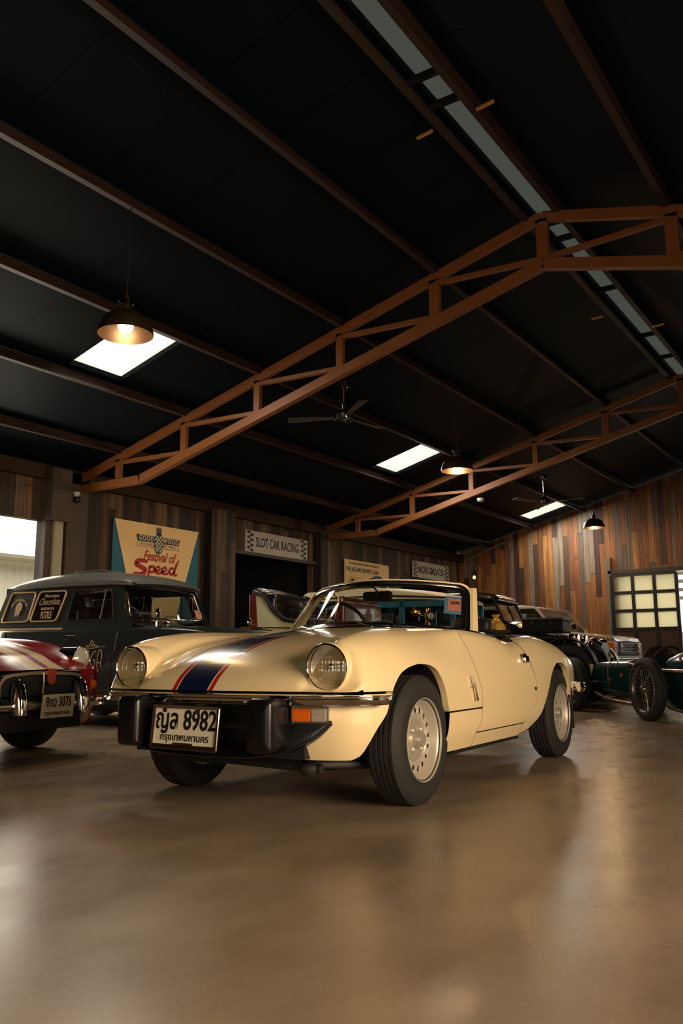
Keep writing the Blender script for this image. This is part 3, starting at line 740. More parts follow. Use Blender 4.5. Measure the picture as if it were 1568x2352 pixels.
# tub side behind the front wheel, sill, door, rear quarter
def side_patch(name, xa, xb, zl, zh, m, nx=20, nz=16, solid=.004):
    for s in (1, -1):
        rows = []
        for i in range(nx + 1):
            u = i / nx; r = []
            for j in range(nz + 1):
                x = lerp(xa(zl(0) if 0 else 0.5), xb(0.5), u); v = j / nz
                z = lerp(zl(x), zh(x), v)
                # shear so that the patch keeps to its own edges
                x = lerp(xa(z), xb(z), u); z = lerp(zl(x), zh(x), v)
                p = S(x, t_at_z(x, z, 0, 6.0)); r.append((p.x, s * p.y, z if abs(p.z - z) < .004 else p.z))
            rows.append(r)
        MB().grid(rows, flip=s > 0).build(name, m, CR, smooth=50)
side_patch('scuttle_side', lambda z: .218, lambda z: dfx(z) - .004, lambda x: .20, lambda x: .385, M_cream, 12, 8)
side_patch('sill', lambda z: dfx(.27), lambda z: 1.30, lambda x: .20, lambda x: .266, M_cream, 14, 5)
side_patch('door', lambda z: dfx(z), lambda z: drx(z), lambda x: .272, lambda x: 0.5 * (S(x, 6).z + S(x, 6).z), M_cream, 26, 26)
# rear body: from the door edge back, over the top (deck) to the tail
def rear_low(x):
    if x < 1.29: return .20
    if x < 2.26: return interp(x, ARCR)
    return interp(x, [(2.26, .30), (2.262, .385), (2.4, .385), (2.7, .40)])
NR = 34; rows = []
for x in [p for p in xs_dense(1.30, 2.70, 44, [q[0] for q in ARCR] + [1.70, 1.77, 2.17, 2.22, 2.25]) if p >= 1.30]:
    r = []
    for j in range(NR + 1):
        a = t_at_z(x, rear_low(x)); t = a + (10 - a) * j / NR
        p = S(x, t); xe = drx(p.z) + .004 if t < 6 else lerp(drx(.735) + .004, 1.52, min(1, (t - 6) / 1.0))
        # pull the first stations back to the door edge
        if x < xe:
            p = S(xe, t)
        r.append(p)
    rows.append(r)
MB().grid(both(rows)).build('rear_body', M_cream, CR, smooth=50, merge=True)
last = both(rows)[-1]
MB().poly([tuple(p) for p in last]).build('tail_panel', M_cream, CR)
# door top capping and inner door skins, cowl top
for s in (1, -1):
    r0 = []; r1 = []; r2 = []
    for x in xs_dense(.50, 1.40, 24):
        p = S(x, 6); r0.append((x, s * p.y, p.z)); r1.append((x, s * (p.y - .06), p.z + .001)); r2.append((x, s * (p.y - .065), p.z - .35))
    MB().grid([r0, r1, r2]).build('door_capping', M_black, CR, smooth=40)
    MB().tube([(x, s * (S(x, 6).y - .003), S(x, 6).z + .004) for x in xs_dense(.60, 1.38, 20)], .005, 6).build('door_top_strip', M_chrome, CR, smooth=60)
rows = []
for i in range(5):
    x = lerp(.505, .80, i / 4); rows.append([(lerp(x, max(x, .84), abs(v) ** 2), v * .62, interp(abs(v), [(0,.806),(.7,.79),(1,.774)]) - (x - .5) * .05) for v in [j / 12 - 1 for j in range(25)]])
MB().grid(rows).build('cowl', M_cream, CR, smooth=60, solid=.01)

# headlamps
M_headglass = glass('headlamp_glass', (0.97, 0.97, 0.95), 0.22)
for s in (1, -1):
    y = s * .533; ax = (-1, 0, -.02)
    h = bpy.data.objects.new('headlamp', None); COL.objects.link(h); h.parent = CR; h.location = (-.560, y, .604)
    MB().lathe([(.098, -.16), (.101, -.01), (.101, .004), (.098, .008)], axis=ax, n=40, sy=1).build('lamp_bowl', M_cream, h, smooth=40)
    MB().lathe([(.098, .002), (.0965, .012), (.090, .014), (.087, .010)], axis=ax, n=48).build('trim_ring', M_chrome, h, smooth=50)
    MB().lathe([(.092, -.02), (.06, -.05), (.03, -.065), (0, -.07)], axis=ax, n=40).build('reflector', mat('reflector', (.95, .95, .92), .28, .5), h, smooth=60)
    hl = MB(); 
    rows = []
    for i in range(20):
        rr = .089 * i / 19; row = []
        for j in range(72):
            a = 2 * PI * j / 72; yy = rr * math.cos(a); zz = rr * math.sin(a)
            bulge = .030 * (1 - (rr / .089) ** 2) + .0014 * math.sin(yy * 420) * (1 if abs(zz) < .06 else .3) + (.0010 * math.sin(zz * 300) if zz > -.02 else 0)
            row.append((-.010 - bulge, yy, zz))
        rows.append(row)
    hl.grid(rows, closev=True).build('lens', M_headglass, h, smooth=60)
    MB().ellipsoid((.03, 0, 0), (.02, .02, .02)).build('bulb', M_chromed, h, smooth=60)

# chrome bumper: a bar bowed in plan with wrapped ends
def bumper(parent, path, prof, m, name):
    rows = []
    n = len(path)
    for i, p in enumerate(path):
        p = Vector(p); a = Vector(path[max(0, i-1)]); b = Vector(path[min(n-1, i+1)]); d = (b - a).normalized(); out = Vector((0, 0, 1)).cross(d) * -1
        out.z = 0; out.normalize()
        rows.append([tuple(p + out * o + Vector((0, 0, z))) for o, z in prof])
    mb = MB().grid(rows); mb.poly(rows[0]); mb.poly(rows[-1][::-1])
    return mb.build(name, m, parent, smooth=40)
bp = [(-.455, -.748), (-.52, -.735), (-.58, -.68), (-.63, -.59), (-.665, -.47), (-.685, -.33), (-.692, -.17), (-.694, 0)]
bp = bp[:-1] + [(-.694, 0)] + [(x, -y) for x, y in reversed(bp[:-1])]
bp = [tuple(v) for v in crspline([(x, y, .478) for x, y in bp], 4)]
prof = [(-.035, .018), (-.012, .0215), (.006, .020), (.012, .013), (.010, .004), (.014, .0), (.012, -.010), (.004, -.020), (-.010, -.022)]
bumper(CR, bp, prof, M_chrome, 'front_bumper')
# rubber faced overriders
for s in (1, -1):
    o = rrect(.118, .200, .022, 5)
    rows = []
    for x, k in ((-.60, .94), (-.70, 1.0), (-.755, 1.0), (-.772, .95), (-.780, .82), (-.781, .1)):
        rows.append([(x, s * .346 + a * k, .386 + b * k - (0.012 if b < 0 and x < -.7 else 0)) for a, b in o])
    MB().grid(rows, closev=True).poly(rows[-1]).build('overrider', mat('overrider_black', (.005, .005, .006), .28), CR, smooth=45)
# black air dam: swept lower lip from one side of the grille to the other
def dam():
    up = []; lo = []; back = []
    N_ = 40
    for i in range(N_ + 1):
        v = i / N_ * 2 - 1; y = v * .570; a = abs(v)
        x = -.70 + .115 * a ** 2.6; zt = interp(a, [(0, .30), (.60, .30), (.68, .36), (.73, .386), (1, .394)]); zb = interp(a, [(0, .245), (.4, .250), (.6, .262), (.8, .300), (.93, .345), (1, .384)])
        up.append((interp(a, [(0,-.628),(.6,-.640),(.75,-.634),(.9,-.612),(1,-.594)]), y, zt)); lo.append((x, y, zb)); back.append((x + .05, y, zb - .006))
    mid = [((u[0] * .35 + l[0] * .65), u[1], l[2] + .012) for u, l in zip(up, lo)]
    return MB().grid([up, mid, lo, back])
dam().build('air_dam', mat('dam_black', (0.012, .012, .013), 0.35, coat=.2), CR, smooth=50, solid=.006)
MB().tube([(-.70 + .115 * abs(v) ** 2.6 - .004, v * .570, interp(abs(v), [(0, .245), (.4, .250), (.6, .262), (.8, .300), (.93, .345), (1, .384)])) for v in [i / 30 * 2 - 1 for i in range(31)]], .006, 8).build('air_dam_bead', M_black, CR, smooth=60)
MB().lathe([(.012, 0), (.010, .01), (0, .011)], o=(-.665, -.30, .285), axis=(-1, 0, 0), n=16).build('bolt', M_chromed, CR, smooth=40)
# side light and indicator
for s in (1, -1):
    t = bpy.data.objects.new('indicator', None); COL.objects.link(t); t.parent = CR
    a = vpoint(UA + .012, .418); b = vpoint(UA + .205, .418)
    a = Vector((a.x, s * a.y, a.z)); b = Vector((b.x, s * b.y, b.z)); d = (b - a).normalized(); c = (a + b) / 2; w = (b - a).length
    out = Vector((d.y, -d.x, 0)) * (1 if s > 0 else -1); out = out if out.x < 0 else -out
    def strip(w0, w1, h, t0, t1, r):
        pts = rrect(w1 - w0, h, r, 4, (w0 + w1) / 2, 0)
        return MB().prism([tuple(c + d * p + out * t0 + Vector((0, 0, q))) for p, q in pts], out * (t1 - t0))
    strip(-w/2, w/2, .066, .002, .020, .012).build('bezel', M_chromed, t, bevel=.003)
    strip(-w/2 + .007, .006, .052, .018, .030, .007).build('amber_lens', M_amber, t, bevel=.004)
    mm = strip(.008, w/2 - .007, .052, .018, .030, .007).build('clear_lens', mat('clear_lens', (0.34, .31, .25), 0.15, 0.2, var=.3, vscale=60), t, bevel=.004)

# number plate with its chromed frame
M_plate = mat('plate_white', (0.72, 0.66, 0.50), 0.35)
M_ink = mat('plate_ink', (0.01, 0.01, 0.012), 0.4)
def plate(parent, o, x, y, w, h, line1, line2, s1, s2, framed=True, l1off=0.0, sx1=.78):
    M4 = frame4(o, x, y); p = bpy.data.objects.new('number_plate', None); COL.objects.link(p); p.parent = parent; p.matrix_local = M4
    I = Matrix.Identity(4)
    def slab(w_, h_, t0, t1, r): return MB().prism([(a, b, t0) for a, b in rrect(w_, h_, r, 4)], (0, 0, t1 - t0))
    slab(w, h, -.003, .001, .008).build('plate_sheet', M_plate, p)
    if framed:
        fr_o = rrect(w + .026, h + .030, .010, 4, 0, -.003); fr_i = rrect(w - .006, h - .004, .006, 4)
        n = len(fr_o); rows = [[(a, b, 0) for a, b in fr_o], [(a, b, .007) for a, b in fr_o], [(a * .985, b * .98, .010) for a, b in fr_o], [(a, b, .007) for a, b in fr_i], [(a, b, 0.001) for a, b in fr_i]]
        MB().grid(rows, closev=True).build('plate_frame', M_chromed, p, smooth=30)
        MB().prism([(-.055, -h/2 - .004, .001), (.055, -h/2 - .004, .001), (.05, -h/2 + .010, .001), (-.05, -h/2 + .010, .001)], (0, 0, .006)).build('frame_tab', M_chromed, p)
    text('plate_number', line1, M_ink, p, s1, Matrix.Translation((0, h * .16 + l1off, .0015)), .0008, sx1, bold=.0022)
    text('plate_province', line2, M_ink, p, s2, Matrix.Translation((0, -h * .30, .0015)), .0006, 1.0, bold=.0006)
    return p
plate(CR, (-.748, .045, .362), (0, -1, -.012), (.10, -.012, 1), .335, .150, '\u0e0d\u0e25 8982', '\u0e01\u0e23\u0e38\u0e07\u0e40\u0e17\u0e1e\u0e21\u0e2b\u0e32\u0e19\u0e04\u0e23', .112, .040)
for yy in (.15, -.03): MB().box((-.745, yy, .42), (-.70, yy + .02, .455)).build('plate_bracket', M_chromed, CR)

# windscreen: curved glass in a cream and chrome surround
def ws_top(s): return Vector((.80 + .24 * abs(s) ** 2.2, .52 * s, 1.077 - .035 * s * s))
def ws_bot(s): return Vector((.53 + .29 * abs(s) ** 2, .60 * s, .803 - .047 * s * s))
def ws(s, v):
    """rounded upper corners"""
    a = ws_bot(s); b = ws_top(s); return a.lerp(b, v)
def outline(inset=0.0, n=12):
    pts = []; r = .10
    for i in range(n + 1): pts.append((lerp(-1 + .10, 1 - .10, i / n), 1.0))
    for i in range(1, 6):
        t = PI / 2 * i / 6; pts.append((.90 + .10 * math.sin(t), 1 - .22 * (1 - math.cos(t))))
    for i in range(6): pts.append((1.0, lerp(.76, .16, i / 5)))
    for i in range(1, 6):
        t = PI / 2 * i / 6; pts.append((.92 + .08 * math.cos(t), .14 * (1 - math.sin(t))))
    for i in range(n + 1): pts.append((lerp(.90, -.90, i / n), 0))
    for i in range(1, 6):
        t = PI / 2 * i / 6; pts.append((-.92 - .08 * math.sin(t), .14 * (1 - math.cos(t))))
    for i in range(6): pts.append((-1.0, lerp(.16, .76, i / 5)))
    for i in range(1, 6):
        t = PI / 2 * i / 6; pts.append((-.90 - .10 * math.cos(t), 1 - .22 * (1 - math.sin(t))))
    return [(a * (1 - inset / .56), .5 + (b - .5) * (1 - inset / .15)) for a, b in pts]
wsn = Vector((-.78, 0, .45))
def wpt(a, b, o=0.0):
    p = ws(a, b); e = ws(a + .01, b) - ws(a - .01, b); u = ws(a, b + .01) - ws(a, b - .01); n = e.cross(u).normalized()
    if n.x > 0: n = -n
    return p + n * o
ol = outline(); oi = outline(.018); oo = outline(-.012)
rows = [[tuple(wpt(a, b, .004)) for a, b in oi], [tuple(wpt(a, b, .012)) for a, b in outline(.010)], [tuple(wpt(a, b, .012)) for a, b in outline(.002)], [tuple(wpt(a, b, .0)) for a, b in outline(-.006)]]
MB().grid(rows, closev=True).build('windscreen_chrome', M_chromed, CR, smooth=50)
rows = [[tuple(wpt(a, b, .003)) for a, b in outline(.034)], [tuple(wpt(a, b, .006)) for a, b in outline(.018)]]
MB().grid(rows, closev=True).build('windscreen_seal', M_black, CR, smooth=50)
rows = [[tuple(wpt(a, b, .001)) for a, b in outline(-.003)], [tuple(wpt(a, b, .006)) for a, b in outline(-.012)], [tuple(wpt(a, b, -.035)) for a, b in outline(-.020)], [tuple(wpt(a, b, -.045)) for a, b in outline(-.004)], [tuple(wpt(a, b, -.012)) for a, b in outline(.012)]]
MB().grid(rows, closev=True).build('windscreen_frame', M_cream, CR, smooth=40)
# thicker cream side posts
for s in (1, -1):
    rows = []
    for i in range(9):
        v = i / 8; p = wpt(s * 1.0, lerp(-.10, .97, v), 0); w = lerp(.050, .034, v)
        rows.append([(p.x - .012, p.y, p.z), (p.x - .006, p.y + s * .022, p.z), (p.x + w, p.y + s * .030, p.z), (p.x + w + .006, p.y + s * .01, p.z), (p.x + w, p.y - s * .015, p.z), (p.x, p.y - s * .012, p.z)])
    MB().grid(rows, closev=True).poly(rows[-1]).poly(rows[0][::-1]).build('windscreen_post', M_cream, CR, smooth=40)
    MB().tube([tuple(wpt(s, v, 0) + Vector((.046, s * .026, 0))) for v in (-.08, .3, .6, .95)], .004, 6).build('post_seal', M_black, CR)
rows = [[tuple(wpt(lerp(-.97, .97, j / 24), lerp(.03, .97, i / 8), .002)) for j in range(25)] for i in range(9)]
MB().grid(rows).build('windscreen_glass', M_glass, CR, smooth=60)
# tax sticker behind the glass
def ws_quad(a0, a1, b0, b1, o):
    return [tuple(wpt(a0, b0, o)), tuple(wpt(a1, b0, o)), tuple(wpt(a1, b1, o)), tuple(wpt(a0, b1, o))]
M_stick = mat('sticker_red', (0.62, 0.22, 0.20), 0.6); M_stickb = mat('sticker_blue', (0.10, 0.26, 0.42), 0.6)
st = bpy.data.objects.new('windscreen_sticker', None); COL.objects.link(st); st.parent = CR
MB().poly(ws_quad(-.80, -.945, .40, .76, -.003)).build('sticker_border', M_stickb, st)
MB().poly(ws_quad(-.825, -.93, .46, .71, -.001)).build('sticker_sheet', M_stick, st)
pc = wpt(-.885, .62, .001); ex = (wpt(-.93, .74, .001) - wpt(-.84, .74, .001)); ey = (wpt(-.885, .8, .001) - wpt(-.885, .7, .001)).normalized(); exn = ex.normalized(); ey = (ey - exn * ey.dot(exn)).normalized()
text('sticker_year', '2570', M_ink, st, .030, frame4(pc, exn, ey), .0003, .9, bold=.0006)
# interior mirror and its stem, wipers
MB().tube([tuple(wpt(-.02, .96, -.01)), (.86, -.01, 1.03), (.87, -.01, 1.0)], .006, 6).build('mirror_stem', M_chromed, CR)
MB().prism([(.86, a, 1.000 + b) for a, b in rrect(.19, .055, .02, 4, -.01, 0)], (.02, 0, 0)).build('interior_mirror', M_black, CR, bevel=.004)
for y0, dd in ((.25, -1), (-.15, -1)):
    wp = bpy.data.objects.new('wiper', None); COL.objects.link(wp); wp.parent = CR
    s0 = y0 / .6
    MB().tube([tuple(wpt(s0, -.02, .02)), tuple(wpt(s0 + .17, .055, .03)), tuple(wpt(s0 + .28, .085, .022))], .004, 6).build('wiper_arm', M_chromed, wp)
    MB().tube([tuple(wpt(s0 + .02, .075, .016)), tuple(wpt(s0 + .28, .095, .018)), tuple(wpt(s0 + .50, .07, .016))], .0045, 6).build('wiper_blade', M_dark, wp)
MB().tube([tuple(wpt(-.42, -.03, .02)), tuple(wpt(-.42, .02, .03))], .010, 8).build('washer_jet', M_black, CR)

# cockpit: dash, wheel, seats, folded hood
M_trim = mat('black_vinyl', (0.012, 0.012, 0.013), 0.45)
MB().prism([(.58, -.58, .76), (.80, -.58, .74), (.84, -.58, .58), (.60, -.58, .58)], (0, 1.16, 0)).build('dashboard', M_trim, CR, bevel=.01)
MB().box((.55, -.60, .16), (1.55, .60, .22)).box((1.50, -.58, .2), (1.56, .58, .70)).build('cockpit_floor', M_dark, CR, merge=False)
swc = Vector((1.0, .31, .80)); sax = Vector((.93, 0, .35)).normalized()
sw = bpy.data.objects.new('steering_wheel', None); COL.objects.link(sw); sw.parent = CR
up = Vector((-.35, 0, .93)).normalized(); sd = Vector((0, 1, 0))
MB().tube([tuple(swc + (up * math.cos(a) + sd * math.sin(a)) * .185) for a in [2*PI*i/36 for i in range(36)]], .011, 8, closed=True).build('steering_rim', M_trim, sw, smooth=60)
mb = MB()
for a in (PI/2, -PI/2, PI): mb.tube([tuple(swc - sax * .03), tuple(swc + (up * math.cos(a) + sd * math.sin(a)) * .185)], .008, 6)
mb.tube([tuple(swc - sax * .35), tuple(swc)], .016, 8).build('steering_spokes', M_chromed, sw)
for s in (1, -1):
    se = bpy.data.objects.new('seat', None); COL.objects.link(se); se.parent = CR; y = s * .345
    def pad(x0, x1, w, z0, z1, ln, name, r=.05):
        o = rrect(w, ln, r, 5); rows = []
        for tt, k in ((0, .86), (.15, .97), (.5, 1), (.85, .97), (1, .86)):
            rows.append([(lerp(x0, x1, tt) + b * .22, y + a * k, (z0 + z1) / 2 + b * k) for a, b in o])
        return MB().grid(rows, closev=True).poly(rows[0][::-1]).poly(rows[-1]).build(name, M_trim, se, smooth=50)
    pad(1.32, 1.44, .44, .36, .76, .50, 'seat_back')
    MB().box((.88, y - .22, .22), (1.36, y + .22, .36)).build('seat_cushion', M_trim, se, bevel=.03)
    pad(1.44, 1.53, .25, .72, .885, .165, 'headrest', .035)
# folded hood: irons and crumpled cloth behind the seats
rows = []
for i in range(9):
    r = []
    for j in range(33):
        v = j / 32 * 2 - 1; u = i / 8
        z = .775 + .030 * math.sin(u * PI) + .012 * noise.noise(Vector((u * 5, v * 9, 1))) - .030 * v * v
        r.append((1.42 + u * .32, v * .58, z if 0 < i < 8 else .72))
    rows.append(r)
MB().grid(rows).build('folded_hood', M_trim, CR, smooth=70)
for s in (1, -1):
    MB().tube([(1.10, s * .56, .80), (1.30, s * .58, .79), (1.46, s * .60, .80)], .010, 6).tube([(1.14, s * .57, .77), (1.36, s * .60, .77), (1.44, s * .60, .745)], .008, 6).box((1.36, s * .60 - .015, .735), (1.42, s * .60 + .015, .765)).build('hood_iron', mat('hood_iron_black', (0.03, .03, .03), 0.35, .5), CR, merge=False)
# exterior details on both sides
for s in (1, -1):
    def sp(x, z, o=0.0):
        p = S(x, t_at_z(x, z)); return Vector((p.x, s * (p.y + o), z))
    dh = bpy.data.objects.new('door_handle', None); COL.objects.link(dh); dh.parent = CR
    c = sp(1.335, .635, .006)
    MB().prism([tuple(c + Vector((a, 0, b))) for a, b in rrect(.075, .055, .022, 5)], (0, s * .008, 0)).build('escutcheon', M_chrome, dh, bevel=.003)
    MB().prism([tuple(c + Vector((a + .008, s * .006, b - .006))) for a, b in rrect(.045, .040, .014, 5)], (0, s * .018, 0)).build('handle_flap', M_chrome, dh, bevel=.006)
    MB().lathe([(.010, 0), (.009, .006), (0, .007)], o=sp(1.475, .458, .001), axis=(0, s, 0), n=16).build('lock', M_dark, CR)
    # bonnet catch lever: slim chrome bar with a cross pivot
    ct = bpy.data.objects.new('bonnet_catch', None); COL.objects.link(ct); ct.parent = CR
    MB().tube([tuple(sp(.478, .552, .010)), tuple(sp(.490, .52, .014)), tuple(sp(.510, .47, .014)), tuple(sp(.532, .432, .012))], [.004, .006, .0055, .009], 8).build('lever', M_chrome, ct, smooth=60)
    MB().tube([tuple(sp(.470, .498, .008)), tuple(sp(.520, .498, .008))], .005, 8).build('pivot', M_chromed, ct)
    ya, yb = sorted((s * .56, s * .735)); MB().prism([(2.275, ya, .44), (2.275, yb, .44), (2.30, yb, .17), (2.30, ya, .17)], (.010, 0, 0)).build('mud_flap', M_dark, CR)
    # quarter bumper at the tail
    q = [(2.47, .735), (2.54, .742), (2.62, .725), (2.70, .66), (2.74, .56), (2.75, .42)]
    q = [tuple(v) for v in crspline([(a, s * b, .435) for a, b in q], 4)]
    if s > 0: q = q[::-1]
    # front bumper profile reused, turned outward
    rows = []
    for i, p in enumerate(q):
        p = Vector(p); a = Vector(q[max(0, i-1)]); b = Vector(q[min(len(q)-1, i+1)]); d = (b - a).normalized(); out = d.cross(Vector((0, 0, 1)))
        if out.dot(p - Vector((2.3, 0, .43))) < 0: out = -out
        rows.append([tuple(p + out * oo_ + Vector((0, 0, z * 1.5))) for oo_, z in prof])
    MB().grid(rows).poly(rows[0]).poly(rows[-1]).build('rear_bumper', M_chrome, CR, smooth=40)
    MB().lathe([(.03, 0), (.028, .02), (0, .024)], o=(2.66, s * .56, .50), axis=(1, s * .5, 0), n=20).build('tail_lamp', mat('tail_red', (.4, .01, .01), .2), CR, smooth=40)
# wheels (the front ones turned slightly)
ST = 0
# dark inner skin showing in the shut lines
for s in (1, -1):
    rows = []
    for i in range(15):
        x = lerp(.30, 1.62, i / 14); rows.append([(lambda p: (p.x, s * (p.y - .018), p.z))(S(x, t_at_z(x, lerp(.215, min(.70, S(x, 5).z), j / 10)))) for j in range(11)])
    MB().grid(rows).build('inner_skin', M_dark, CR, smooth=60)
steel_wheel(CR, (0, -.6225, .281), -1, ST); steel_wheel(CR, (0, .6225, .281), 1, ST)
steel_wheel(CR, (2.108, -.635, .281), -1); steel_wheel(CR, (2.108, .635, .281), 1)
# chassis, suspension arms and the front crossmember under the nose
ch = MB().box((-.50, -.30, .19), (-.42, .30, .235)).box((-.45, -.34, .20), (2.3, -.26, .27)).box((-.45, .26, .20), (2.3, .34, .27)).box((-.3, -.25, .17), (.6, .25, .5))
ch.build('chassis', M_dark, CR, merge=False)
MB().tube([(-.42, -.34, .195), (-.10, -.56, .18)], .018, 8).tube([(-.42, .34, .195), (-.10, .56, .18)], .018, 8).tube([(-.42, .30, .205), (-.42, -.42, .185)], .020, 8).ellipsoid((-.43, -.36, .185), (.035, .045, .035)).ellipsoid((-.41, -.30, .20), (.03, .04, .03)).lathe([(.04, -.03), (.04, .03)], o=(-.36, .33, .225), axis=(0, 1, 0), n=16, capends=True).build('suspension_arm', mat('greasy_black', (.02, .018, .015), .6), CR, merge=False, smooth=50)
MB().tube([(1.7, .2, .19), (2.75, .25, .22)], .022, 10).build('exhaust_pipe', M_dim, CR)
# ------------------------------------------------------------------ posters and signs on the left wall
def wallframe(x, z, off=0.02, yw=WALL):
    """text plane on the left wall: x to the right as seen from inside, z up, facing -Y"""
    return frame4((x, yw - off, z), (1, 0, 0), (0, 0, 1))
def ribbon(pts, m, name, parent, off, n=6, th=.003):
    """flat brush stroke in the local XY plane; pts = (x, y, width)"""
    c = crspline(pts, n); mb = MB(); L_ = []; R_ = []
    for i, p in enumerate(c):
        a = c[max(0, i-1)]; b = c[min(len(c)-1, i+1)]; d = Vector((b.x - a.x, b.y - a.y)); d = d.normalized() if d.length > 1e-6 else Vector((1, 0)); nn = Vector((-d.y, d.x))
        L_.append((p.x + nn.x * p.z / 2, p.y + nn.y * p.z / 2, off)); R_.append((p.x - nn.x * p.z / 2, p.y - nn.y * p.z / 2, off))
    return mb.grid([L_, R_])
M_cr = mat('poster_cream', (0.95, 0.69, 0.33), 0.5); M_bl = mat('poster_blue', (0.015, 0.14, 0.22), 0.55, var=.2)
M_redink = mat('poster_red', (0.42, 0.02, 0.015), 0.5); M_nv = mat('emblem_dark', (0.012, 0.018, 0.03), 0.5); M_wh = mat('emblem_white', (0.75, 0.68, 0.5), 0.5)
def loc(parent, M4):
    e = bpy.data.objects.new('lettering', None); COL.objects.link(e); e.parent = parent; e.matrix_local = M4; return e
# large event poster: 1.85 m wide
PT = thing('event_poster', 'large cream and blue motoring festival poster on the boards above the grey van', 'poster', (8.58, WALL - .02, 0.9))
MB().box((0, -.012, 0), (1.85, .0, 1.86)).build('poster_board', M_bl, PT)
MB().prism([(.02, -.016, 1.86), (.61, -.016, 0), (1.24, -.016, 0), (1.84, -.016, 1.86)], (0, -.004, 0)).build('poster_field', M_cr, PT)
lf = loc(PT, frame4((0, -.022, 0), (1, 0, 0), (0, 0, 1)))
cx_ = .93; cz_ = 1.575
for s in (-1, 1):
    MB().prism([(cx_ + s*.08, cz_ - .005, 0), (cx_ + s*.44, cz_ - .005, 0), (cx_ + s*.475, cz_ + .095, 0), (cx_ + s*.08, cz_ + .095, 0)], (0, 0, .003)).build('emblem_banner', M_nv, lf)
    mb = ribbon([(cx_ + s*.08, cz_ - .085, .006), (cx_ + s*.27, cz_ - .085, .006), (cx_ + s*.46, cz_ - .085, .006)], 0, '', 0, .001); mb.grid(ribbon([(cx_ + s*.46, cz_ - .085, .006), (cx_ + s*.43, cz_ - .02, .006)], 0, '', 0, .001) and [[(cx_ + s*.463, cz_ - .088, .001), (cx_ + s*.457, cz_ - .088, .001)], [(cx_ + s*.437, cz_ - .01, .001), (cx_ + s*.431, cz_ - .01, .001)]])
    mb.build('emblem_outline', M_nv, lf)
text('emblem_letters', 'GOOD', M_wh, lf, .105, Matrix.Translation((cx_ - .265, cz_ + .045, .004)), .001, .85, bold=.003, space=1.25)
text('emblem_letters', 'WOOD', M_wh, lf, .105, Matrix.Translation((cx_ + .265, cz_ + .045, .004)), .001, .85, bold=.003, space=1.25)
text('emblem_letters', 'FESTIVAL', M_nv, lf, .062, Matrix.Translation((cx_ - .255, cz_ - .045, .001)), .001, .85, space=1.3)
text('emblem_letters', 'OF SPEED', M_nv, lf, .062, Matrix.Translation((cx_ + .255, cz_ - .045, .001)), .001, .85, space=1.3)
M_shd = mat('emblem_slate', (0.07, 0.09, 0.11), 0.5)
el = [(cx_ + .105 * math.cos(a), cz_ - .015 + .165 * math.sin(a) - (.03 if abs(a + PI/2) < .15 else 0), .004) for a in [2*PI*i/40 for i in range(40)]]
MB().prism(el, (0, 0, .003)).prism([(cx_ - .05, cz_ + .13, .004), (cx_ + .05, cz_ + .13, .004), (cx_ + .058, cz_ + .25, .004), (cx_ + .03, cz_ + .22, .004), (cx_ + .02, cz_ + .255, .004), (cx_, cz_ + .225, .004), (cx_ - .02, cz_ + .255, .004), (cx_ - .03, cz_ + .22, .004), (cx_ - .058, cz_ + .25, .004)], (0, 0, .003)).build('emblem_shield', M_shd, lf)
mb = MB(); mk = MB()
for i in range(5):
    for j in range(7):
        x = (i - 2.5) * .032; z = (j - 3.5) * .036 - .015
        if ((x + .016) / .085) ** 2 + ((z + .033) / .14) ** 2 > 1: continue
        (mb if (i + j) % 2 else mk).prism([(cx_ + x, cz_ + z, .0075), (cx_ + x + .032, cz_ + z, .0075), (cx_ + x + .032, cz_ + z + .036, .0075), (cx_ + x, cz_ + z + .036, .0075)], (0, 0, .001))
o_ = mb.build('emblem_checks', M_wh, lf, merge=False); o_['kind'] = 'stuff'; o_ = mk.build('emblem_checks', M_nv, lf, merge=False); o_['kind'] = 'stuff'
text('poster_script', 'Festival of', M_redink, lf, .215, Matrix.Translation((cx_ + .02, 1.345, .001)), .001, .78, shear=.35, bold=.004)
# the brush-lettered second line
X0 = .42; Z0 = 1.045
def st(*p): return [(X0 + a * .95, Z0 + b * .80, w) for a, b, w in p]
mb = MB()
for P_ in (st((.30,.27,.05),(.12,.27,.07),(.05,.20,.075),(.16,.15,.075),(.26,.10,.075),(.20,.02,.07),(.0,.0,.05)),
           st((.36,.19,.05),(.33,.02,.045),(.29,-.12,.035)), st((.36,.17,.04),(.44,.18,.045),(.45,.09,.045),(.36,.06,.04)),
           st((.49,.10,.035),(.58,.13,.035),(.56,.19,.04),(.49,.15,.045),(.50,.07,.045),(.59,.06,.035),(.64,.10,.03)),
           st((.64,.10,.035),(.73,.13,.035),(.71,.19,.04),(.64,.15,.045),(.65,.07,.045),(.74,.06,.035),(.79,.10,.03)),
           st((.92,.18,.035),(.84,.18,.045),(.80,.11,.045),(.86,.06,.045),(.93,.13,.035)), st((1.02,.36,.03),(.97,.26,.045),(.92,.12,.045),(.94,.05,.04),(.99,.07,.03))):
    r_ = ribbon(P_, 0, '', 0, .002); mb.add(r_.v, r_.f)
mb.build('poster_script', M_redink, lf, merge=False)

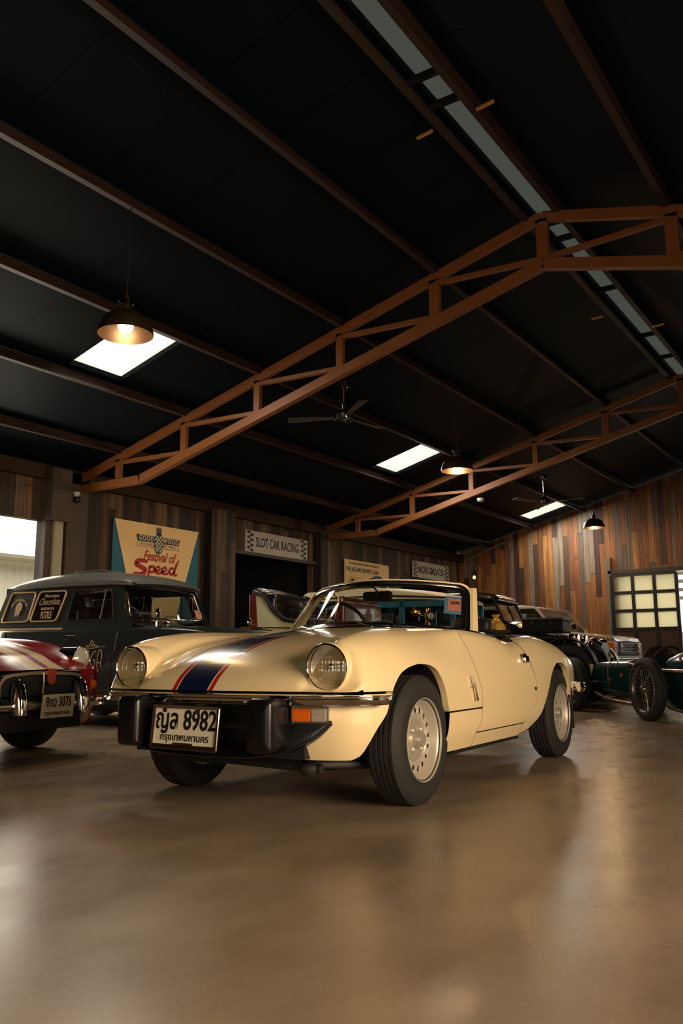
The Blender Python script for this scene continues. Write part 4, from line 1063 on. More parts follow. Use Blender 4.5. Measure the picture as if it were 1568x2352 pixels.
# white checked boards
M_board = mat('sign_white', (0.42, 0.39, 0.35), 0.6, var=.15, vscale=9)
def checked_sign(x0, x1, z0, z1, line, label, yoff=0.03):
    t = thing('checked_sign', label, 'sign', (x0, WALL - yoff, z0)); w = x1 - x0; h = z1 - z0
    MB().box((0, -.01, 0), (w, .01, h)).build('sign_board', M_board, t)
    e = loc(t, frame4((0, -.012, 0), (1, 0, 0), (0, 0, 1)))
    mb = MB(); s = h / 8 * .95
    for side in (0, 1):
        for i in range(2):
            for j in range(8):
                if (i + j) % 2:
                    a = .05 + i * .085 + side * (w - .27); b = .012 + j * s
                    mb.prism([(a, b, 0), (a + .085, b, 0), (a + .085, b + s, 0), (a, b + s, 0)], (0, 0, .001))
    mb.build('checks', M_nv, e, merge=False)['kind'] = 'stuff'
    text('sign_letters', line, M_nv, e, .245, Matrix.Translation((w / 2, h / 2 - .005, .0005)), .001, (w - .58) / (len(line) * .142), bold=.004)
    return t
checked_sign(11.65, 13.55, 2.565, 2.965, 'SLOT CAR RACING', 'white board with checked ends reading slot car racing over the dark doorway', .02)
checked_sign(17.8, 19.7, 2.57, 2.97, 'RACING SIMULATOR', 'white board with checked ends reading racing simulator, half hidden by the windscreen top')
# drivers' club poster with a drawn green car
JT = thing('club_poster', 'yellowed club meeting poster with a drawn green racing car, above the windscreen', 'poster', (14.86, WALL - .03, 1.55))
MB().box((0, -.012, 0), (1.82, 0, 1.18)).build('poster_board', M_cr, JT)
e = loc(JT, frame4((0, -.014, 0), (1, 0, 0), (0, 0, 1)))
text('poster_line', 'A NATIONAL BRITISH MEETING SPONSORED BY', M_nv, e, .078, Matrix.Translation((.78, 1.105, .0005)), .001, .74)
text('poster_line', 'THE JAGUAR DRIVERS\u2019 CLUB', M_nv, e, .125, Matrix.Translation((.70, .975, .0005)), .001, .82, bold=.003)
M_dg = mat('poster_green', (0.005, 0.10, 0.075), .5)
body = [(.50, .50), (.62, .60), (.80, .68), (1.0, .82), (1.12, .86), (1.22, .90), (1.42, .91), (1.60, .84), (1.74, .66), (1.80, .46), (1.6, .38), (.9, .40)]
MB().prism([(a, b, .001) for a, b in body], (0, 0, .001)).build('drawn_car', M_dg, e)
MB().prism([(1.28 + .18 * math.cos(a), .72 + .13 * math.sin(a), .003) for a in [2*PI*i/24 for i in range(24)]], (0, 0, .001)).build('drawn_cockpit', mat('poster_skin', (.55, .45, .3), .5), e)
MB().prism([(1.28 + .09 * math.cos(a), .74 + .09 * math.sin(a), .005) for a in [2*PI*i/24 for i in range(24)]], (0, 0, .001)).build('drawn_driver', M_nv, e)
MB().prism([(.30 + .07 * math.cos(a), .66 + .12 * math.sin(a), .001) for a in [2*PI*i/24 for i in range(24)]], (0, 0, .001)).build('drawn_wheel', M_nv, e)
mb = MB()
for k in range(7): mb.prism([(.02 + k*.05, .60 + k * .02, .0015), (.04 + k * .05, .60 + k * .02, .0015), (.25 + k*.06, .82, .0015), (.23 + k*.06, .82, .0015)], (0, 0, .0005))
mb.build('drawn_streaks', mat('poster_streak', (.45, .36, .2), .5), e, merge=False)['kind'] = 'stuff'
# small devices: domed camera, smoke detector
t = thing('security_camera', 'small white domed security camera on the beam above the van', 'camera', (7.79, 9.86, 3.02))
MB().lathe([(.05, .0), (.05, -.03), (.035, -.05), (.03, -.09)], n=20).build('camera_mount', mat('cam_white', (.5, .5, .46), .4), t, smooth=40)
MB().ellipsoid((0, -.01, -.11), (.055, .055, .05)).build('camera_dome', M_black, t, smooth=60)
t = thing('smoke_detector', 'small pale round detector under the farther truss chord', 'detector', (14.11, 6.44, 3.50))
MB().lathe([(.0, .03), (.06, .03), (.065, .0), (.05, -.03), (.03, -.04), (0, -.04)], n=20).build('detector_body', mat('det_white', (.6, .58, .5), .5), t, smooth=40)

# ------------------------------------------------------------------ generic car body loft
def loft(stations, mirror=True):
    """stations: list of (x, [(y, z), ...]) half profiles from the sill up to the centre line"""
    rows = []
    for x, pr in stations:
        if isinstance(x, (list, tuple)): pts = [(xx, y, z) for xx, (y, z) in zip(x, pr)]
        else: pts = [(x, y, z) for y, z in pr]
        rows.append(pts + [(a, -b, c) for a, b, c in reversed(pts[:-1])])
    return MB().grid(rows)
def smooth_loft(stations, nx=3, ny=3, cap=True):
    """Catmull-Rom in both directions"""
    st3 = []
    for x, pr in stations:
        pts = [(xx, y, z) for xx, (y, z) in zip(x, pr)] if isinstance(x, (list, tuple)) else [(x, y, z) for y, z in pr]
        full = pts + [(a, -b, c) for a, b, c in reversed(pts[:-1])]
        st3.append(crspline(full, ny))
    cols = list(zip(*st3)); colsS = [crspline(c, nx) for c in cols]
    rows = [[tuple(v) for v in r] for r in zip(*colsS)]
    mb = MB().grid(rows)
    if cap: mb.poly(rows[0][::-1]); mb.poly(rows[-1])
    return mb
def simple_wheel(parent, loc_, side, R, w, rimr, m_rim, spokes=0, n=40):
    h = bpy.data.objects.new('wheel', None); COL.objects.link(h); h.parent = parent; h.location = loc_
    tyre_mb(R, w, rimr, side, n).build('tyre', M_rubber, h, smooth=35)
    s = side; o = w / 2
    if spokes:
        MB().lathe([(rimr + .012, o - .005), (rimr + .004, o - .002), (rimr - .004, o - .012), (rimr - .010, o - .035), (rimr - .018, 0), (rimr - .010, -o + .03), (rimr + .01, -o + .005)], axis=(0, s, 0), n=48).build('rim', m_rim, h, smooth=50)
        MB().lathe([(.0, o + .015), (.02, o + .015), (.035, o + .0), (.04, o - .03), (.045, -o * .4), (0, -o * .4)], axis=(0, s, 0), n=20).build('wheel_hub', m_rim, h, smooth=40)
        mb = MB()
        for k in range(spokes):
            a = 2 * PI * k / spokes; b = a + (.35 if k % 2 else -.35); yy = (o - .02, -.01)[k % 2]
            mb.tube([(.04 * math.cos(a), s * yy, .04 * math.sin(a)), ((rimr - .012) * math.cos(b), s * .0 + s * (.01 if k % 2 else .02), (rimr - .012) * math.sin(b))], .0035, 5)
        sp_ = mb.build('spokes', m_rim, h, merge=False); sp_['kind'] = 'stuff'
    else:
        MB().lathe([(rimr + .012, o - .006), (rimr, o - .012), (rimr - .02, o - .03), (rimr - .03, o - .055), (.10, o - .045), (.075, o - .03), (.06, o - .012), (0, o - .006)], axis=(0, s, 0), n=40).build('wheel_disc', m_rim, h, smooth=40)
    MB().lathe([(0, -.02), (rimr - .02, -.02)], axis=(0, s, 0), n=32).build('brake_drum', M_dark, h)
    return h
def tubeloop(pts, r, n=6): return MB().tube(pts, r, n, closed=True)

# ------------------------------------------------------------------ the grey van
VA = math.radians(98)
VAN = thing('delivery_van', 'old slate grey delivery van with cream lettered side windows, parked behind the roadster', 'van', (6.443, 6.317, 0), VA)
M_van = mat('slate_paint', (0.018, 0.024, 0.028), 0.30, coat=.15, spec=.35); M_vroof = mat('roof_paint', (0.10, 0.105, 0.10), 0.3, coat=.3)
M_trimc = mat('van_trim', (0.60, 0.47, 0.28), 0.35, 0.1)
def vprof(w, sh, zc, wc=None):
    return [(w - .07, .14), (w - .02, .20), (w, .36), (w + .008, .56), (w, .76), (w - .012, .88), (w - .05, sh), (w * .62, (sh + zc) / 2 + .012), (w * .3, zc), (0, zc + .004)]
stn = [(-.86, [(.38, .30), (.44, .32), (.47, .42), (.48, .55), (.46, .66), (.44, .74), (.40, .80), (.28, .84), (.14, .86), (0, .865)]),
       (-.80, vprof(.56, .86, .90)), (-.65, vprof(.655, .905, .935)), (-.40, vprof(.70, .93, .965)), (-.1, vprof(.71, .945, .985)), (.1, vprof(.715, .95, .99)),
       (.30, vprof(.72, .955, .99)), (.9, vprof(.722, .955, .98)), (1.5, vprof(.722, .955, .98)), (1.86, vprof(.71, .955, .975)), (1.95, vprof(.66, .955, .97))]
smooth_loft(stn, 4, 3).build('lower_body', M_van, VAN, smooth=50)
# cabin sides as cells around the window openings
zr = [.945, 1.03, 1.35, 1.40]
def vy(z): return interp(z, [(.945, .685), (1.03, .665), (1.35, .615), (1.40, .600)])
xb = [2.0, 1.916, 1.536, 1.505, 1.139, .992, .375, .16]; xt = [1.90, 1.827, 1.474, 1.424, 1.042, .941, .455, .31]
def vx(k, z): return lerp(xb[k], xt[k], (z - 1.03) / .32)
def vpt(k, z, s, o=0): return (vx(k, z), s * (vy(z) + o), z)
for s in (1, -1):
    mb = MB()
    for i in range(7):
        for j in range(3):
            if j == 1 and i in (1, 3, 5): continue
            mb.add([vpt(i, zr[j], s), vpt(i + 1, zr[j], s), vpt(i + 1, zr[j+1], s), vpt(i, zr[j+1], s)], [(0, 1, 2, 3)])
    mb.build('cabin_side', M_van, VAN, smooth=50)
    for i, nm in ((1, 'rear'), (3, 'middle'), (5, 'door')):
        q = [vpt(i, 1.035, s, .004), vpt(i + 1, 1.035, s, .004), vpt(i + 1, 1.347, s, .004), vpt(i, 1.347, s, .004)]
        # rounded frame
        Q = [Vector(v) for v in q]; loop = []
        for a in range(4):
            p = Q[a]; pv = Q[a-1]; nx_ = Q[(a+1) % 4]; r = .045
            d0 = (pv - p).normalized(); d1 = (nx_ - p).normalized()
            for u in (0, .25, .5, .75, 1): loop.append(tuple((p + d0 * r) * (1-u)**2 + p * 2*u*(1-u) + (p + d1 * r) * u*u))
        wn = bpy.data.objects.new('side_window', None); COL.objects.link(wn); wn.parent = VAN
        tubeloop(loop, .009 if i != 5 else .006).build('window_frame', M_trimc if i != 5 else M_dim, wn, smooth=60)
        g = MB().poly([(a, b - s * .006, c) for a, b, c in loop])
        if i == 5:
            g.build('window_glass', M_glass, wn)
            a = Vector(vpt(6, 1.04, s, .004)); mid0 = Vector(vpt(5, 1.04, s, .004)).lerp(a, .72); mid1 = Vector(vpt(5, 1.345, s, .004)).lerp(Vector(vpt(6, 1.345, s, .004)), .86)
            MB().tube([tuple(mid0), tuple(mid1)], .008, 6).build('quarterlight_bar', M_dim, wn)
        else: g.build('window_panel', mat('window_blank', (0.022, 0.028, 0.033), 0.35) if i == 1 else M_black, wn)
        if s > 0 and i != 5:
            # lettering in the plane of the pane, reading from the rear towards the front
            c = (Q[0] + Q[1] + Q[2] + Q[3]) / 4; ex = (Q[1] - Q[0]).normalized(); ey = ((Q[3] - Q[0]) - ex * (Q[3] - Q[0]).dot(ex)).normalized()
            fm_ = frame4(c + ex.cross(ey) * .002, ex, ey); sh = .28
            if i == 1:
                ls = loc(wn, fm_); word = 'THE CHOCOLATE HUB'
                for k, chh in enumerate(word):
                    if chh == ' ': continue
                    a = math.radians(152 - 124 * k / (len(word) - 1))
                    text('arc_letter', chh, M_trimc, ls, .034, Matrix.Translation((.118 * math.cos(a) + .0, -.045 + .125 * math.sin(a), .001)) @ Matrix.Rotation(a - PI/2, 4, 'Z'), .0005, .9, bold=.001)
                leaf = [(.005, .055), (.03, .048), (.05, .02), (.048, -.02), (.036, -.045), (.03, -.03), (.022, -.07), (.0, -.105), (-.012, -.075), (-.03, -.10), (-.05, -.095), (-.042, -.05), (-.036, -.03), (-.05, -.032), (-.044, .01), (-.03, .038), (-.008, .052), (.0, .07)]
                MB().prism([(a, b, .001) for a, b in leaf], (0, 0, .0005)).build('leaf_mark', M_trimc, ls)
            else:
                ls = loc(wn, fm_)
                text('window_line', 'When it comes to', M_trimc, ls, .044, Matrix.Translation((.035, .108, .001)), .0005, .62, bold=.001)
                text('window_line', 'Chocolate,', M_trimc, ls, .098, Matrix.Translation((.015, .045, .001)), .0005, .70, shear=.5)
                text('window_line', 'RESISTANCE IS', M_trimc, ls, .034, Matrix.Translation((.0, -.028, .001)), .0005, .80, bold=.001)
                text('window_line', 'FUTILE', M_trimc, ls, .100, Matrix.Translation((-.005, -.098, .001)), .0005, .50, bold=.003)
    # raised waist strips, door outline, handle
    MB().tube([(1.93, s * .700, .968), (1.86, s * .716, .958), (1.5, s * .722, .953), (1.0, s * .722, .952)], .010, 6).build('waist_strip', M_trimc, VAN, smooth=60)
    def vside(x, z): return (x, s * (interp(z, [(.14, .652), (.20, .702), (.36, .722), (.56, .731), (.76, .722), (.88, .710), (.945, .69)]) + .002), z)
    dl = [vside(*p) for p in ((.97, .94), (.965, .60), (.96, .20), (.90, .165), (.45, .165), (.36, .20), (.33, .40), (.33, .70), (.30, .94))]
    MB().tube(dl, .003, 5).build('door_line', M_dark, VAN)
    MB().tube([vside(*p) for p in ((.965, .60), (.65, .615), (.38, .63), (.30, .72), (.285, .90))], .0035, 5).build('door_crease', M_dim, VAN)
    MB().tube([vside(*p) for p in ((1.40, .93), (1.42, .80))], .004, 5).build('panel_crease', M_dim, VAN); MB().tube([vside(*p) for p in ((1.80, .93), (1.82, .80))], .004, 5).build('panel_crease', M_dim, VAN); MB().tube([vside(*p) for p in ((1.10, .93), (1.13, .76))], .004, 5).build('panel_crease', M_dim, VAN)
    a = vside(.93, .885); b = vside(.80, .885)
    MB().tube([(a[0], a[1], a[2]), (a[0] - .01, a[1] + s * .03, a[2]), (b[0], b[1] + s * .028, b[2])], .007, 6).lathe([(.012, 0), (.01, .012), (0, .014)], o=vside(.94, .84), axis=(0, s, 0), n=12).build('door_handle', M_chrome, VAN, merge=False)
    if s > 0:
        ls = loc(VAN, frame4((.545, .748, .655), (-1, 0, 0), (0, 0, 1)))
        Gs = [(.036, .072, .010), (-.006, .045, .010), (-.030, -.005, .009), (-.026, -.062, .009), (.008, -.088, .010), (.020, -.060, .009), (.024, -.020, .009), (-.004, -.018, .010)]
        As = [(.016, -.125, .010), (-.002, -.100, .009), (-.006, -.030, .009), (.000, .035, .009), (.022, .075, .010), (.044, .070, .010), (.050, .030, .010), (.044, -.040, .009), (.040, -.090, .009)]
        for dx, pk in ((-.086, Gs), (0.0, Gs), (.058, As)):
            mb = ribbon([(a + dx, b, w) for a, b, w in pk], 0, '', 0, 0, 5)
            if pk is As:
                r_ = ribbon([(dx, -.045, .010), (dx + .042, -.045, .010)], 0, '', 0, .0006, 1); mb.add(r_.v, r_.f)
            mb.build('door_lettering', M_trimc, ls, merge=False)
        text('door_lettering', 'TE', M_trimc, ls, .045, Matrix.Translation((-.005, -.135, 0)), .0008, .9, space=1.4)
        mb = MB()
        for pk in ([(-.10, .095), (-.085, .125), (-.07, .10), (-.045, .14), (-.025, .175), (-.010, .15), (.0, .155), (.015, .115)], [(-.035, .11), (-.022, .14), (-.01, .112)], [(.0, .12), (.02, .128), (.04, .118), (.055, .11)]):
            r_ = ribbon([(a, b, .008) for a, b in pk], 0, '', 0, 0, 2); mb.add(r_.v, r_.f)
        mb.add(*(lambda r: (r.v, r.f))(ribbon([(-.12, .085, .006), (.0, .098, .006), (.15, .118, .004)], 0, '', 0, 0, 2)))
        mb.build('mountain_mark', M_trimc, ls, merge=False)
# roof: shallow dome with a gutter and a brow over the windscreen
def rp(w, zg, zc): return [(w, zg), (w - .01, zg + .03), (w - .07, zg + (zc - zg) * .50), (w * .62, zg + (zc - zg) * .86), (w * .3, zg + (zc - zg) * .98), (0, zc)]
RF = [((.24, .23, .20, .15, .12, .11), rp(.585, 1.372, 1.40)), ((.30, .29, .27, .24, .22, .21), rp(.607, 1.385, 1.47)), ((.45,) * 6, rp(.615, 1.395, 1.525)), ((.9,) * 6, rp(.615, 1.40, 1.572)), ((1.4,) * 6, rp(.615, 1.40, 1.565)), ((1.75,) * 6, rp(.61, 1.395, 1.52)), ((1.88,) * 6, rp(.59, 1.385, 1.45)), ((1.92,) * 6, rp(.56, 1.375, 1.40))]
smooth_loft([(list(a), b) for a, b in RF], 4, 3).build('roof', M_vroof, VAN, smooth=50)
MB().tube([(.20, .60, 1.375), (.45, .622, 1.392), (.9, .625, 1.398), (1.5, .623, 1.395), (1.9, .59, 1.378)], .010, 6).build('gutter', M_vroof, VAN, smooth=60)
MB().box((.9, -.02, 1.572), (1.3, .25, 1.59)).build('roof_vent', M_vroof, VAN, bevel=.008)
# windscreen: black seal, chromed strip, glass
def vw(u, v):
    """u -1..1 across, v 0..1 up"""
    xb_ = .12 + .10 * u * u; xt_ = .27 + .07 * u * u
    return Vector((lerp(xb_, xt_, v), u * lerp(.645, .575, v), lerp(1.03, 1.375, v)))
MB().grid([[tuple(vw(j / 8 - 1, i / 4)) for j in range(17)] for i in range(5)]).build('windscreen_glass', glass('van_glass', (.55, .60, .60), .07), VAN, smooth=60)
lp = [(-.96, .3), (-.96, .8), (-.90, .93), (-.5, .97), (0, .98), (.5, .97), (.90, .93), (.96, .8), (.97, .3), (.93, .10), (.5, .05), (0, .04), (-.5, .05), (-.93, .10)]
lpc = [tuple(vw(*p) + Vector((-.008, 0, 0))) for p in lp]
tubeloop([tuple(v) for v in crspline(lpc + [lpc[0]], 3)[:-1]], .011).build('windscreen_trim', M_chromed, VAN, smooth=60)
for s in (1, -1):
    rows = [[tuple(vw(s * 1.0, v) + Vector((-.005, s * .005, 0))), tuple(vw(s * .93, v) + Vector((-.006, 0, 0)))] for v in (0, .25, .5, .75, 1)]
    rows2 = [[r[0], (lerp(xb[7], xt[7], v) + .02, s * vy(lerp(1.03, 1.35, v)), lerp(1.03, 1.37, v))] for r, v in zip(rows, (0, .25, .5, .75, 1))]
    MB().grid([list(r) for r in rows]).grid(rows2).build('windscreen_pillar', M_van, VAN, smooth=60, solid=.01)
MB().grid([[(lerp(-.02, .24, i / 3), (j / 8 - 1) * .66, lerp(.975, 1.035, i / 3) - .03 * (j / 8 - 1) ** 2) for j in range(17)] for i in range(4)]).build('scuttle_top', M_van, VAN, smooth=60)
MB().grid([[(1.95 - .05 * (z - .95), y, z) for y in (-.60, -.3, 0, .3, .60)] for z in (.93, 1.15, 1.40)]).build('rear_door', M_van, VAN)
# interior: steering wheel, seats, headlining
MB().tube([(.42 + .06 * math.sin(a), .32 + .17 * math.cos(a), 1.02 + .16 * math.sin(a)) for a in [2*PI*i/28 for i in range(28)]], .009, 6, closed=True).build('steering_wheel', mat('ivory', (.5, .45, .35), .4), VAN, smooth=60)
for s in (1, -1): MB().box((.85, s*.32 - .22, .6), (1.0, s*.32 + .22, 1.18)).build('seat_back', M_trim, VAN, bevel=.04)
MB().box((.12, -.6, .90), (.30, .6, 1.0)).build('dashboard', M_dark, VAN)
# mirrors on stalks, lamps, bonnet ornament, wipers, sticker
for y, xx in ((.60, -.10), (-.66, -.35)):
    m_ = bpy.data.objects.new('wing_mirror', None); COL.objects.link(m_); m_.parent = VAN
    z0 = .975 if y > 0 else .93
    MB().tube([(xx, y, z0 - .03), (xx, y, z0 + .03), (xx - .02, y + .01, z0 + .07)], .008, 6).build('mirror_stalk', M_chrome, m_)
    MB().lathe([(0, -.03), (.03, -.024), (.048, -.008), (.052, .004), (.046, .008), (0, .008)], o=(xx - .02, y + .01, z0 + .105), axis=(.9, .25, 0), n=20).build('mirror_head', M_chrome, m_, smooth=50)
for y in (.3, -.1): MB().tube([(.08, y, 1.03), (.12, y - .16, 1.075), (.14, y - .30, 1.08)], .006, 5).build('wiper', M_chromed, VAN)
MB().poly([(.16, -.44, 1.07), (.165, -.53, 1.07), (.215, -.52, 1.17), (.21, -.44, 1.17)]).build('tax_sticker', M_stick, VAN)
MB().ellipsoid((-.02, .33, 1.0), (.05, .03, .02)).build('washer_cap', M_chrome, VAN, smooth=60)
for s in (1, -1):
    MB().lathe([(.10, 0), (.10, .03), (.085, .045), (.04, .055), (0, .058)], o=(-.84, s * .47, .70), axis=(-1, 0, 0), n=28).build('headlamp', M_chrome, VAN, smooth=50)
    MB().tube([(-.75, s * .50, .93), (-.55, s * .60, .955), (-.4, s * .62, .96)], [.004, .012, .004], 6).build('wing_ornament', M_chrome, VAN)
simple_wheel(VAN, (0, .63, .30), 1, .30, .15, .19, M_van); simple_wheel(VAN, (0, -.63, .30), -1, .30, .15, .19, M_van)
simple_wheel(VAN, (1.62, .63, .30), 1, .30, .15, .19, M_van); simple_wheel(VAN, (1.62, -.63, .30), -1, .30, .15, .19, M_van)

# ------------------------------------------------------------------ the red striped roadster at the left edge
RA = math.radians(99)
RED = thing('red_roadster', 'red sports car with two cream bonnet stripes, at the left edge of the photo', 'car', (3.478, 5.495, 0), RA)
def redmat():
    RD = (0.20, 0.004, 0.007)
    m = mat('red_striped_paint', RD, 0.22, coat=.0, spec=.14); nt = m.node_tree; N = nt.nodes.new; L = nt.links.new; b = nt.nodes['Principled BSDF']
    tc = N('ShaderNodeTexCoord'); sp = N('ShaderNodeSeparateXYZ'); L(tc.outputs['Object'], sp.inputs[0])
    mr = N('ShaderNodeMapRange'); mr.inputs['From Min'].default_value = -0.3; mr.inputs['From Max'].default_value = 0.3; L(sp.outputs[1], mr.inputs['Value'])
    cr = N('ShaderNodeValToRGB'); cr.color_ramp.interpolation = 'CONSTANT'; e = cr.color_ramp.elements; e.remove(e[1]); CRM = (0.62, 0.52, 0.36)
    for i, (y, c) in enumerate([(-.3, RD), (-.185, CRM), (-.065, RD), (-.005, CRM), (.135, RD)]):
        el = e[0] if i == 0 else e.new((y + .3) / .6); el.position = (y + .3) / .6; el.color = (*c, 1)
    L(mr.outputs[0], cr.inputs['Fac']); L(cr.outputs[0], b.inputs['Base Color'])
    return m
M_rstripe = redmat(); M_red = mat('red_paint', (0.17, 0.006, 0.010), 0.18, coat=.7)
def rprof(w, zs, zv, zc, zlo): return [(w - .02, zlo), (w, zlo + .08), (w, .48), (w - .012, .58), (w - .05, zs - .04), (w - .13, zs), (w - .22, (zs + zv) / 2 + .006), (.36, zv), (.18, zc - .004), (0, zc)]
stn = [((-.66, -.66, -.66, -.66, -.665, -.68, -.70, -.722, -.73, -.732), [(.56, .44), (.57, .47), (.575, .50), (.575, .53), (.56, .56), (.50, .568), (.44, .57), (.36, .572), (.18, .576), (0, .578)]),
       ((-.60,) * 10, rprof(.655, .60, .60, .635, .42)), ((-.52,) * 10, rprof(.67, .660, .645, .675, .42)), ((-.42,) * 10, rprof(.68, .702, .675, .705, .42)), ((-.30,) * 10, rprof(.685, .742, .705, .738, .50)),
       ((-.15,) * 10, rprof(.69, .772, .740, .772, .58)), ((0,) * 10, rprof(.69, .790, .765, .795, .59)), ((.2,) * 10, rprof(.69, .80, .79, .82, .55)), ((.32,) * 10, rprof(.69, .80, .80, .825, .40)), ((.40,) * 10, rprof(.69, .80, .80, .83, .20)), ((.55,) * 10, rprof(.69, .80, .80, .83, .18))]
smooth_loft([(list(a), b) for a, b in stn], 4, 3, cap=False).build('bonnet', M_rstripe, RED, smooth=50)
stn = [(.55, rprof(.69, .80, .72, .70, .18)), (1.0, rprof(.69, .79, .60, .55, .18)), (1.4, rprof(.69, .78, .74, .74, .18)), (2.0, rprof(.69, .79, .78, .78, .55)), (2.4, rprof(.66, .76, .75, .75, .3)), (2.7, rprof(.60, .66, .66, .66, .32))]
smooth_loft(stn, 4, 3).build('rear_body', M_red, RED, smooth=50)
# nose below the bonnet: grille surround, valance
G0, G1 = -.345, .385
gp = [(G0 + .0, .412), (G0 - .0, .50), (G0 + .03, .548), (G0 + .20, .562), (.02, .568), (G1 - .20, .562), (G1 - .05, .545), (G1 - .0, .49), (G1, .412)]
gc = [(v.x, v.y) for v in crspline([(a, b, 0) for a, b in gp], 4)]
MB().grid([[(-.712, a, b) for a, b in gc], [(-.735, a, b) for a, b in gc], [(-.735, .02 + (a - .02) * .955, .40 + (b - .40) * .87) for a, b in gc], [(-.66, .02 + (a - .02) * .95, .40 + (b - .40) * .85) for a, b in gc]]).build('grille_surround', M_chromed, RED, smooth=50)
MB().poly([(-.69, a, b) for a, b in gc] ).build('grille_mesh', M_dark, RED)
for sgn, ys in ((1, (G1, .60)), (-1, (.345, .60))):
    rows = []
    for z in (.20, .24, .32, .40, .48, .545, .575):
        rows.append([(lerp(-.715, -.60, u ** 2) + (.05 if z < .25 else 0), sgn * lerp(ys[0] + .0, ys[1] + .05, u), z) for u in [i / 8 for i in range(9)]])
    MB().grid(rows).build('nose_side', M_red, RED, smooth=50)
MB().box((-.70, -.38, .19), (-.68, .40, .40)).build('valance', M_dark, RED)
MB().tube([(-.735, .02, .56), (-.742, .02, .50), (-.735, .02, .42)], .006, 6).build('grille_bar', M_chromed, RED)
MB().prism([(-.745, -.05 + a, .530 + b) for a, b in [(-.035, .055), (-.04, .02), (-.03, -.03), (-.012, -.05), (.0, -.045), (.012, -.05), (.03, -.03), (.04, .02), (.035, .055)]], (.02, 0, 0)).build('badge', mat('badge_red', (.35, .05, .03), .3, .3), RED, bevel=.003)
MB().box((-.75, -.092, .583), (-.70, -.008, .592)).build('badge_bar', M_chrome, RED)
rows = []
bpx = [tuple(v) for v in crspline([(-.50, .76, .355), (-.64, .72, .355), (-.74, .56, .355), (-.775, .3, .355), (-.78, 0, .355), (-.775, -.3, .355), (-.74, -.56, .355), (-.64, -.72, .355), (-.50, -.76, .355)], 4)]
bumper(RED, bpx[::-1], [(-.02, .026), (.004, .024), (.012, .012), (.008, 0), (.012, -.012), (.004, -.024), (-.02, -.026)], M_chrome, 'bumper')
for y in (.245, -.31):
    o = MB(); rows = []
    for z, w_, d_ in ((.29, .010, .03), (.30, .040, .05), (.35, .048, .062), (.42, .044, .055), (.48, .036, .045), (.510, .024, .03), (.520, .006, .01)):
        rows.append([(-.745 - (z - .35) * -.12 + d_ * math.cos(a) - .02, y + w_ * math.sin(a), z) for a in [2*PI*i/20 for i in range(20)]])
    o.grid(rows, closev=True).build('overrider', M_chrome, RED, smooth=50)
    MB().grid([[(-.805 + (z - .35) * .12 + (.008 if abs(a) == .012 else 0), y - .012 * 0 + a, z) for a in (-.016, -.012, 0, .012, .016)] for z in (.31, .36, .42, .48)]).build('overrider_rubber', M_dark, RED)
for s in (1, -1):
    h = bpy.data.objects.new('headlamp', None); COL.objects.link(h); h.parent = RED; h.location = (-.535, s * .530, .645)
    MB().lathe([(.085, -.14), (.088, .0), (.090, .012), (.084, .02), (.080, .012)], axis=(-1, 0, 0), n=32).build('trim_ring', M_chrome, h, smooth=50)
    MB().lathe([(.082, .012), (.060, .036), (.03, .046), (0, .05)], axis=(-1, 0, 0), n=32).build('lens', M_lens, h, smooth=60)
    MB().lathe([(.03, 0), (.028, .02), (0, .026)], o=(-.685, s * .50, .47), axis=(-1, 0, 0), n=20).build('side_lamp', M_amber, RED, smooth=50)
plate(RED, (-.80, -.058, .344), (0, -1, 0), (-.10, 0, 1), .29, .150, '9\u0e01\u0e14 3076', '\u0e01\u0e23\u0e38\u0e07\u0e40\u0e17\u0e1e\u0e21\u0e2b\u0e32\u0e19\u0e04\u0e23', .088, .036, framed=False, sx1=.66)
for x in (0, 2.02):
    for s in (1, -1): simple_wheel(RED, (x, s * .60, .285), s, .285, .165, .18, M_rim)
MB().box((-.55, -.5, .18), (2.3, .5, .30)).box((.55, -.52, .30), (1.40, .52, .50)).build('underbody', M_dark, RED, merge=False)
MB().grid([[(lerp(.45, .68, v), u * .52, lerp(.83, 1.08, v)) for u in (-1, -.5, 0, .5, 1)] for v in (0, .5, 1)]).build('windscreen_glass', M_glass, RED)
MB().tube([(.45, -.55, .82), (.68, -.50, 1.08), (.68, .50, 1.08), (.45, .55, .82)], .012, 6).build('windscreen_frame', M_chrome, RED)
# ------------------------------------------------------------------ pale off-road estate near the end wall
SUV = thing('offroad_estate', 'pale gold off-road estate with orange corner lamp, nosing out before the end wall doors', 'car', (14.567, 4.308, 0), math.radians(90))
M_suv = mat('champagne_paint', (0.42, 0.36, 0.27), 0.3, coat=.4)
def slab_side(name, pts, y0, y1, m, parent, bevel=.01):
    """outline in the x-z plane extruded across the car"""
    return MB().prism([(x, y0, z) for x, z in pts], (0, y1 - y0, 0)).build(name, m, parent, bevel=bevel)
arch = [(.80, .50), (.78, .62), (.72, .72), (.62, .785), (.48, .80), (.34, .765), (.26, .70), (.22, .63)]
slab_side('front_wing', [(.0, .63), (.0, .905), (.95, .93), (1.0, .93), (1.0, .50)] + arch, 0, -.12, M_suv, SUV)
slab_side('front_wing', [(.0, .63), (.0, .905), (.95, .93), (1.0, .93), (1.0, .50)] + arch, -1.60, -1.72, M_suv, SUV)
for y in (.012, -1.732):
    tb = MB().tube([(x, y, z) for x, z in arch] + [(.0, y, .635)], .014, 6).build('arch_flare', M_suv, SUV, smooth=60)
rows = []
for i in range(7):
    x = [0, .03, .10, .35, .65, .85, .98][i]; z = [.915, .975, 1.0, 1.03, 1.06, 1.085, 1.10][i]
    rows.append([(x, -.02, z - .035), (x, -.06, z - .004), (x, -.16, z), (x, -.22, z - .012), (x, -.86, z + .0), (x, -1.50, z - .012), (x, -1.56, z), (x, -1.66, z - .004), (x, -1.70, z - .035)])
